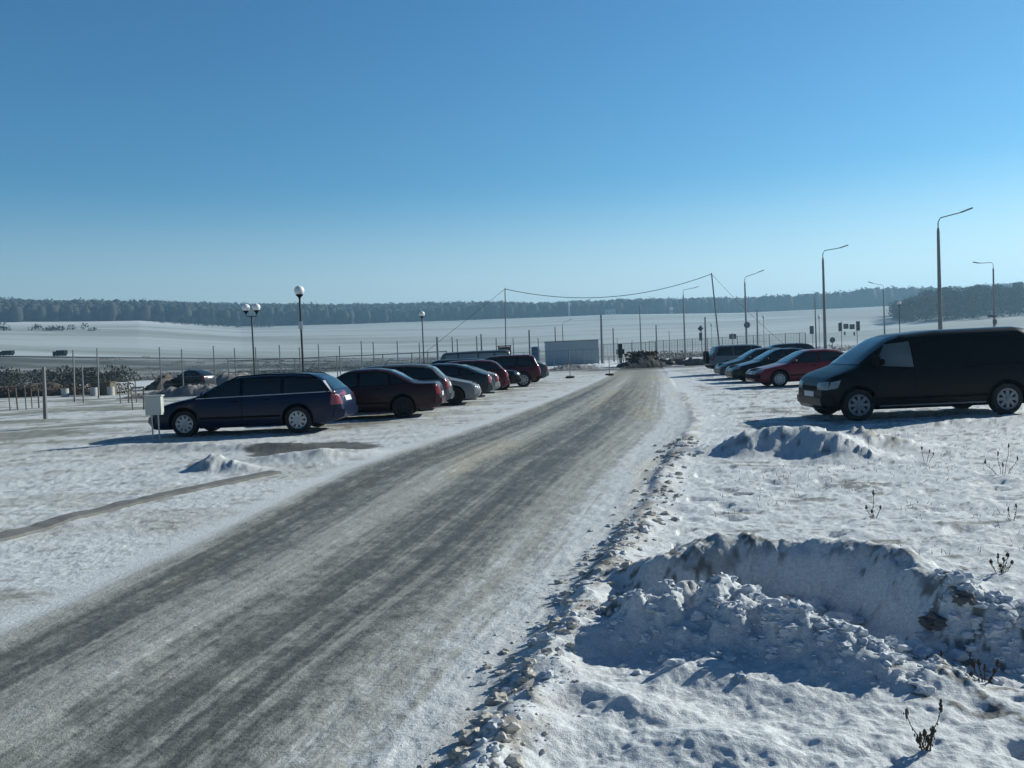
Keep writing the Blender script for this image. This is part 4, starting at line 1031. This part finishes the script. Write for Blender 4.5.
# valley road and two trucks
def strip_mesh(pxs, r0, r1, name, m, dz):
    V = []; Fc = []
    for px in pxs:
        az = math.atan((px-512)/F)
        for r in (r0, r1): x, y = r*math.sin(az), r*math.cos(az); V.append((x, y, gz(x, y)+dz))
    for i in range(len(pxs)-1): Fc.append((2*i, 2*i+2, 2*i+3, 2*i+1))
    o = mesh_obj(name, V, Fc, m); o['kind'] = 'structure'; return o
strip_mesh(list(range(-260, 480, 6)), 326, 342, 'valley_road', M['asphalt'], .25)
def truck(px, r, label, L_=6.5, h_=2.9, m='black'):
    az = math.atan((px-512)/F); x, y = r*math.sin(az), r*math.cos(az)
    root = empty('far_truck', (x, y, gz(x, y)+.4), 0, label, 'truck', 'vehicles on the valley road')
    MB().box((.6,0,h_*.55), (L_*.68,2.2,h_*.62)).build('load_box', M[m], root)
    MB().box((-L_*.38,0,h_*.42), (L_*.22,2.1,h_*.60)).box((-L_*.44,0,h_*.30),(L_*.12,2.1,h_*.3)).build('cab', M[m], root)
    for dx in (-L_*.36, L_*.1, L_*.3):
        for s in (-1,1): MB().tube([(dx,s*1.0-.12,.45),(dx,s*1.0+.12,.45)], .48, 12).build('wheel', M['tyre'], root, True, 40)
    return root
truck(62.5, 334, 'dark truck driving on the valley road above the garden poles', 4.2, 2.3)
truck(9, 334, 'grey truck on the valley road at the left edge of the photo', 4.6, 1.9)

# distant buildings in the wood
def far_house(name, px, r, wpx, hpx, zpx, label, cat, tower=False, m='brick'):
    az = math.atan((px-512)/F); x, y = r*math.sin(az), r*math.cos(az); s = y/F; z = gz(x, y)-1
    root = empty(name, (x, y, z), -az, label, cat)
    W_ = wpx*s; H_ = at(px, zpx-hpx, y).z-z
    if tower:
        MB().box((0,0,H_*.35), (W_,W_,H_*.7)).build('wall', M[m], root)
        MB().lathe([(W_*.5,H_*.7),(W_*.42,H_*.78),(W_*.15,H_*.9),(.05,H_)], 8).build('spire', M[m], root)
    else:
        MB().box((0,0,H_*.36), (W_,10,H_*.72)).build('wall', M[m], root)
        a = W_/2+.4; MB().add([(-a,-5.4,H_*.72),(a,-5.4,H_*.72),(a,5.4,H_*.72),(-a,5.4,H_*.72),(-a,0,H_),(a,0,H_)], [(0,1,5,4),(2,3,4,5),(0,4,3),(1,2,5),(0,3,2,1)]).build('roof', M['brick'] if m == 'brick' else M['roofd'], root)
        for i in range(3): MB().box((-W_*.3+W_*.3*i,-5.03,H_*.38), (W_*.12,.1,H_*.25)).build('window', M['glass'], root)
    return root
far_house('church_tower', 572, 1030, 2.2, 13, 313, 'slim white tower rising before the far forest', 'tower', True, 'white')
far_house('farm_building', 613, 1030, 10, 4.5, 313, 'long white building at the forest edge left of centre field', 'building', m='white') if False else far_house('farm_building', 613, 1030, 10, 4.5, 313, 'wide white farm building at the far forest edge', 'building')
far_house('farm_building', 674, 1030, 3.2, 5, 312, 'narrow white farm building standing right of the wide one', 'building')

# far forest: rows of individual crowns merged into one mass
def forest(name, label, rows, m, H=(17,21)):
    V = []; Fc = []; rnd = random.Random(5)
    for r, az0, az1, sp, thin in rows:
        n = int(math.radians(az1-az0)*r/sp)
        for i in range(n):
            az = math.radians(az0)+(math.radians(az1-az0))*(i+rnd.uniform(-.4,.4))/n
            rr_ = r+rnd.uniform(-12,12); x, y = rr_*math.sin(az), rr_*math.cos(az)
            V.append((x, y, rnd.random())); 
    QV = []
    P = np.array(V); Z = ground(P[:,0], P[:,1]); out = []; 
    for (x, y, q), z in zip(V, Z):
        h = rnd.uniform(*H)*(.80+.36*float(mnoise.noise((x*.008,y*.008,1))+.5)); w_ = rnd.uniform(7,12)
        k = len(out); sides = 6; ph = rnd.random()*6
        con = rnd.random() < .12
        levels = [(0.02,.35),(.22,.5),(.5,.46 if con else .56),(.88,.2 if con else .46)]
        for f, wr in levels:
            for j in range(sides):
                a = ph+2*PI*j/sides; ww = w_*wr*rnd.uniform(.75,1.25)
                out.append((x+ww*math.cos(a), y+ww*math.sin(a), z-1+h*f*rnd.uniform(.93,1.07)))
        out.append((x, y, z-1+h))
        for _q in range(16):
            a = rnd.uniform(0, 2*PI); f = rnd.uniform(.45,1.03); ww = w_*.5*rnd.uniform(.5,1.1)*(1.1-.5*max(0,f-.5)); c = Vector((x+ww*math.cos(a), y+ww*math.sin(a), z-1+h*f)); e = rnd.uniform(.8,1.9)
            kq = len(out)+0; QV.append([c+Vector((rnd.gauss(0,1), rnd.gauss(0,.6), rnd.gauss(0,1))).normalized()*e for _ in range(4)])
        for l in range(3):
            for j in range(sides):
                a = k+l*sides+j; b = k+l*sides+(j+1)%sides; Fc.append((a, b, b+sides, a+sides))
        for j in range(sides): Fc.append((k+18+j, k+18+(j+1)%sides, k+24))
    for qv in QV:
        k = len(out); out += [tuple(v) for v in qv]; Fc.append((k,k+1,k+2,k+3))
    return tag(mesh_obj(name, out, Fc, m, None, True), label, kind='stuff')
fm_ = mat('forest_crowns',(.040,.047,.036),.95,var=.5,vscale=.02)
forest('far_forest', 'long dark forest along the whole horizon', [(1045+k*27, -46, 46, 5.5, 0) for k in range(14)], fm_)
V = []
SPW = []
rnd = random.Random(11)
for i in range(330):
    px = rnd.uniform(893, 1300); Y = rnd.uniform(430, 540)
    hh = rnd.uniform(13,17)*min(1, .55+(px-893)/90); 
    p = gpos(px, Y, 330); SPW.append((p.x, Y, p.z-.5, rnd.uniform(5,8), hh))
brush('right_wood', SPW, mat('wood_crowns',(.050,.050,.040),.95,var=.5,vscale=.06), 'darker nearer wood rising behind the van and street lamps', kind='stuff', leaf=1.5, n=250)
SPW = []
for i in range(26):
    az = math.radians(rnd.uniform(-22.5,-15.5)); r = rnd.uniform(960,1040); x, y = r*math.sin(az), r*math.cos(az)
    SPW.append((x, y, gz(x,y)-1, rnd.uniform(6,10), rnd.uniform(7,12)))
brush('copse', SPW, fm_, 'scattered small trees at the edge of the snowy hill', kind='stuff', leaf=2.0, n=70)
SPW = []
for i in range(16):
    az = math.radians(rnd.uniform(-33,-26)); r = rnd.uniform(600,640); x, y = r*math.sin(az), r*math.cos(az)
    SPW.append((x, y, gz(x,y)-1, rnd.uniform(5,9), rnd.uniform(3,6)))
brush('field_bushes', SPW, fm_, 'dark bushes on the snowy slope at the left edge', kind='stuff', leaf=1.5, n=70)

# ---------------------------------------------------------------- snow rubble and dry plants
def clods(name, spots, m, label):
    b = MB()
    for i, (x, y, s) in enumerate(spots):
        b.blob((x, y, gz(x, y)+s*.18), (s*random.uniform(.8,1.5), s*random.uniform(.6,1.1), s*random.uniform(.4,.9)), 1 if s < .02 else 2, .42, i, 1.9)
    return tag(b.build(name, m, None, True, 22), label, kind='stuff')
sp = []; sq = []
for i in range(2600):
    y = 2.3+random.random()**1.7*13; c = float(xR(y))+.07+random.gauss(0,.15)
    if random.random() > (float(vn(np.array([y*1.9]),np.array([c*2]),211)[0])-.15)*1.5: continue
    s = (.005+random.random()**4*.032)*(1 if y < 8 else 1.2)
    (sp if random.random() < .68 else sq).append((c, y, s))
clods('dirty_ice_crumbs', sp, M['clod'], 'brownish crumbs of ice along the road edge')
clods('snow_crumbs', sq, M['clodw'], 'white crumbs of snow along the road edge')
sp = []
for i in range(380):
    k = random.random(); a = RUB[int(k*(len(RUB)-1))]; b = RUB[min(len(RUB)-1, int(k*(len(RUB)-1))+1)]; t = random.random()
    sp.append((a[0]+(b[0]-a[0])*t+random.gauss(0,.12), a[1]+(b[1]-a[1])*t+random.gauss(0,.10), .008+random.random()**3*.03))
for i in range(260):
    a = BERM[random.choice([9,10,10,11,12])]; sp.append((a[0]+random.gauss(0,.16), a[1]-.12+random.gauss(0,.14), .008+random.random()**2*.035))
for i in range(320):
    a = PLAT[random.choice([1,2,2,3,3,4,4,5])]; sp.append((a[0]+random.gauss(0,.22), a[1]-.05+random.gauss(0,.16), .006+random.random()**3*.03))
clods('bank_crumbs', sp, M['clodw'], 'crumbs of snow scattered over the ploughed bank')
CL = [(754,603,.055,'clod','yellowish clod on the left part of the bank rubble'),(790,600,.045,'clod','small brown clod behind the pair of rounded snow chunks'),
 (810,606,.085,'clodw','largest rounded snow chunk in the hollow of the bank'),(842,618,.08,'clodw','rounded snow chunk right of the largest one in the hollow'),
 (800,617,.06,'clodw','snow chunk directly below the largest one'),(824,622,.05,'clod','pointed chunk wedged between two rounded snow chunks'),
 (797,624,.045,'clod','lowest brownish chunk of the cluster in the hollow'),(912,652,.075,'clodw','snow chunk at the right end of the rubble line'),
 (895,655,.06,'clodw','snow chunk second from the right end of the rubble line'),(935,640,.055,'rock','dark clod lying in the shaded hollow'),
 (965,641,.05,'rock','dark clod at the right side of the shaded hollow'),(995,622,.07,'clod','brown chunk at the right end of the bank'),
 (1012,618,.08,'clod','brown chunk cut by the right edge of the photo'),(985,600,.05,'clod','brown chunk on the right shoulder of the bank'),
 (470,738,.045,'clod','yellowish ice lump by the road edge at the bottom'),(484,722,.04,'clod','tan ice lump second from the bottom along the road edge'),
 (498,700,.04,'clod','tan ice lump third from the bottom along the road edge'),(462,756,.04,'clod','pale ice lump lowest at the road edge')]
for i, (px, py, s, m, lab) in enumerate(CL):
    p = gp(px, py, .08 if py < 690 else .03); z = gz(p.x, p.y)
    o = MB().blob((0,0,0), (s*random.uniform(1,1.3), s, s*.75), 3, .36, i+30, 2.2).build('snow_chunk', M[m], None, True, 35)
    o.location = (p.x, p.y, z+s*.30); tag(o, lab, 'snow chunk' if m == 'clodw' else 'clod', 'chunks on the ploughed bank and verge')

def weed(px, py, stems, label, s=1.0, z=.0):
    s *= .84
    p = gp(px, py, z); root = empty('dry_weed', (p.x, p.y, gz(p.x, p.y)), 0, label, 'dry weed', 'dry weeds in the snow')
    for (dx, h, lean, head) in stems:
        dx *= s; h *= s; lean *= s
        j = [random.gauss(0,.006)*s for _ in range(3)]
        pts = [(dx*.4,0,-.02),(dx*.7+j[0],j[1],h*.35),(dx+lean*.5,j[2],h*.7),(dx+lean,0,h)]
        st = MB().tube(pts, [.0028*s,.0024*s,.002*s,.0016*s], 5)
        for q in range(5):
            t = .2+.15*q; c = Vector(pts[0]).lerp(Vector(pts[-1]), t); st.blob(c, (.0038*s,.0038*s,.007*s), 1, .4, q)
        o = st.build('stem', M['stem'], root, True)
        if head:
            hd = MB(); e = Vector(pts[-1]); hl2 = head*s
            for q in range(26):
                t = random.random(); w_ = .008*s*math.sin(PI*min(1,.15+.85*t))*1.2
                hd.blob(e+Vector((random.gauss(0,.5)*w_, random.gauss(0,.5)*w_, -hl2*.3+hl2*t)), (.0036*s,.0036*s,.008*s), 1, .5, q)
            hd.build('seed_head', M['stem'], o, True)
    return root
weed(927, 752, [(-.05,.17,-.04,.045),(.04,.20,.03,.055),(-.02,.06,-.01,.03),(-.01,.075,.0,.03),(.005,.05,.0,.025),(.015,.065,.01,.025),(.03,.09,.0,.03),(-.03,.045,-.01,.02),(.0,.04,.01,.02)], 'largest dry weed with two tall seed heads near the bottom edge', 1.05)
weed(985, 685, [(-.05,.09,-.01,.03),(-.03,.10,.0,.03),(.0,.07,.0,.03),(.05,.09,.02,.03),(.03,.05,.02,.02),(-.05,.04,-.02,.02)], 'dry weed with several short heads upper right of the largest weed', 1.1)
weed(966, 678, [(-.0,.12,-.16,.03)], 'single dry stem bent to the left beside the short-headed weed', .9)
weed(1001, 570, [(-.06,.08,-.01,.03),(-.02,.12,.0,.03),(.02,.09,.0,.03),(.04,.12,.01,.03),(.0,.05,0,.02),(.06,.07,.02,.02)], 'dark dry weed beyond the bank at the right', 1.2)
weed(874, 516, [(-.05,.10,-.02,.03),(.0,.22,.0,.05),(.04,.09,.02,.03),(-.02,.06,0,.02)], 'dark upright dry weed in mid field behind the bank', 1.25)
weed(1003, 474, [(-.15,.14,-.04,.04),(-.05,.22,.0,.05),(.05,.30,.02,.05),(.12,.16,.04,.04),(.0,.10,0,.04)], 'spreading dark weed in the field below the van rear wheel', 1.3)
weed(926, 464, [(-.05,.18,0,.04),(.03,.14,.02,.04),(.08,.1,.02,.03)], 'dark dry weed in the field below the middle of the van', 1.2)
weed(1012, 520, [(-.03,.10,0,.03),(.03,.13,.01,.03)], 'small dry weed near the right edge halfway down the field', 1.2)
# sparse grass stalks poking through the snow
b = MB()
for i in range(3600):
    y = 6.5+random.random()**1.3*26; x = float(xR(y))+.8+random.random()*(2+y*.55)
    if float(vn(np.array([x*.9]), np.array([y*.9]), 201)[0]) < .45: continue
    z = gz(x, y)-.01; h = random.uniform(.02,.07); d = Vector((random.gauss(0,.02), random.gauss(0,.02), h)); wv = .0035
    b.add([(x-wv,y,z),(x+wv,y,z),(x+d.x,y+d.y,z+h)], [(0,1,2)])
tag(b.build('dry_grass', M['stem']), 'sparse dry grass stalks poking through the snow on the right', kind='stuff')

# ---------------------------------------------------------------- haze: the winter air between here and the forest
hb = MB().box((0, 0, 0), (2, 2, 2)).build('haze', None) if False else None
me = bpy.data.meshes.new('haze'); bm = bmesh.new(); bmesh.ops.create_cube(bm, size=2.0); bm.to_mesh(me); bm.free()
ho = link(bpy.data.objects.new('haze', me)); ho.scale = (1, 1, 1)
X0, X1, Y0, Y1, Z0, Z1 = -9300, 9300, -9300, 9300, -45, 128
ho.location = ((X0+X1)/2, (Y0+Y1)/2, (Z0+Z1)/2); ho.scale = ((X1-X0)/2, (Y1-Y0)/2, (Z1-Z0)/2)
hm = bpy.data.materials.new('haze_air'); hm.use_nodes = True; n = hm.node_tree; n.nodes.clear()
pv = n.nodes.new('ShaderNodeVolumePrincipled'); pv.inputs['Color'].default_value = (.42,.74,1.0,1); pv.inputs['Density'].default_value = .00042; pv.inputs['Anisotropy'].default_value = .35
om = n.nodes.new('ShaderNodeOutputMaterial'); n.links.new(pv.outputs[0], om.inputs['Volume']); me.materials.append(hm)
tag(ho, 'thin blue winter haze over the fields', kind='stuff')
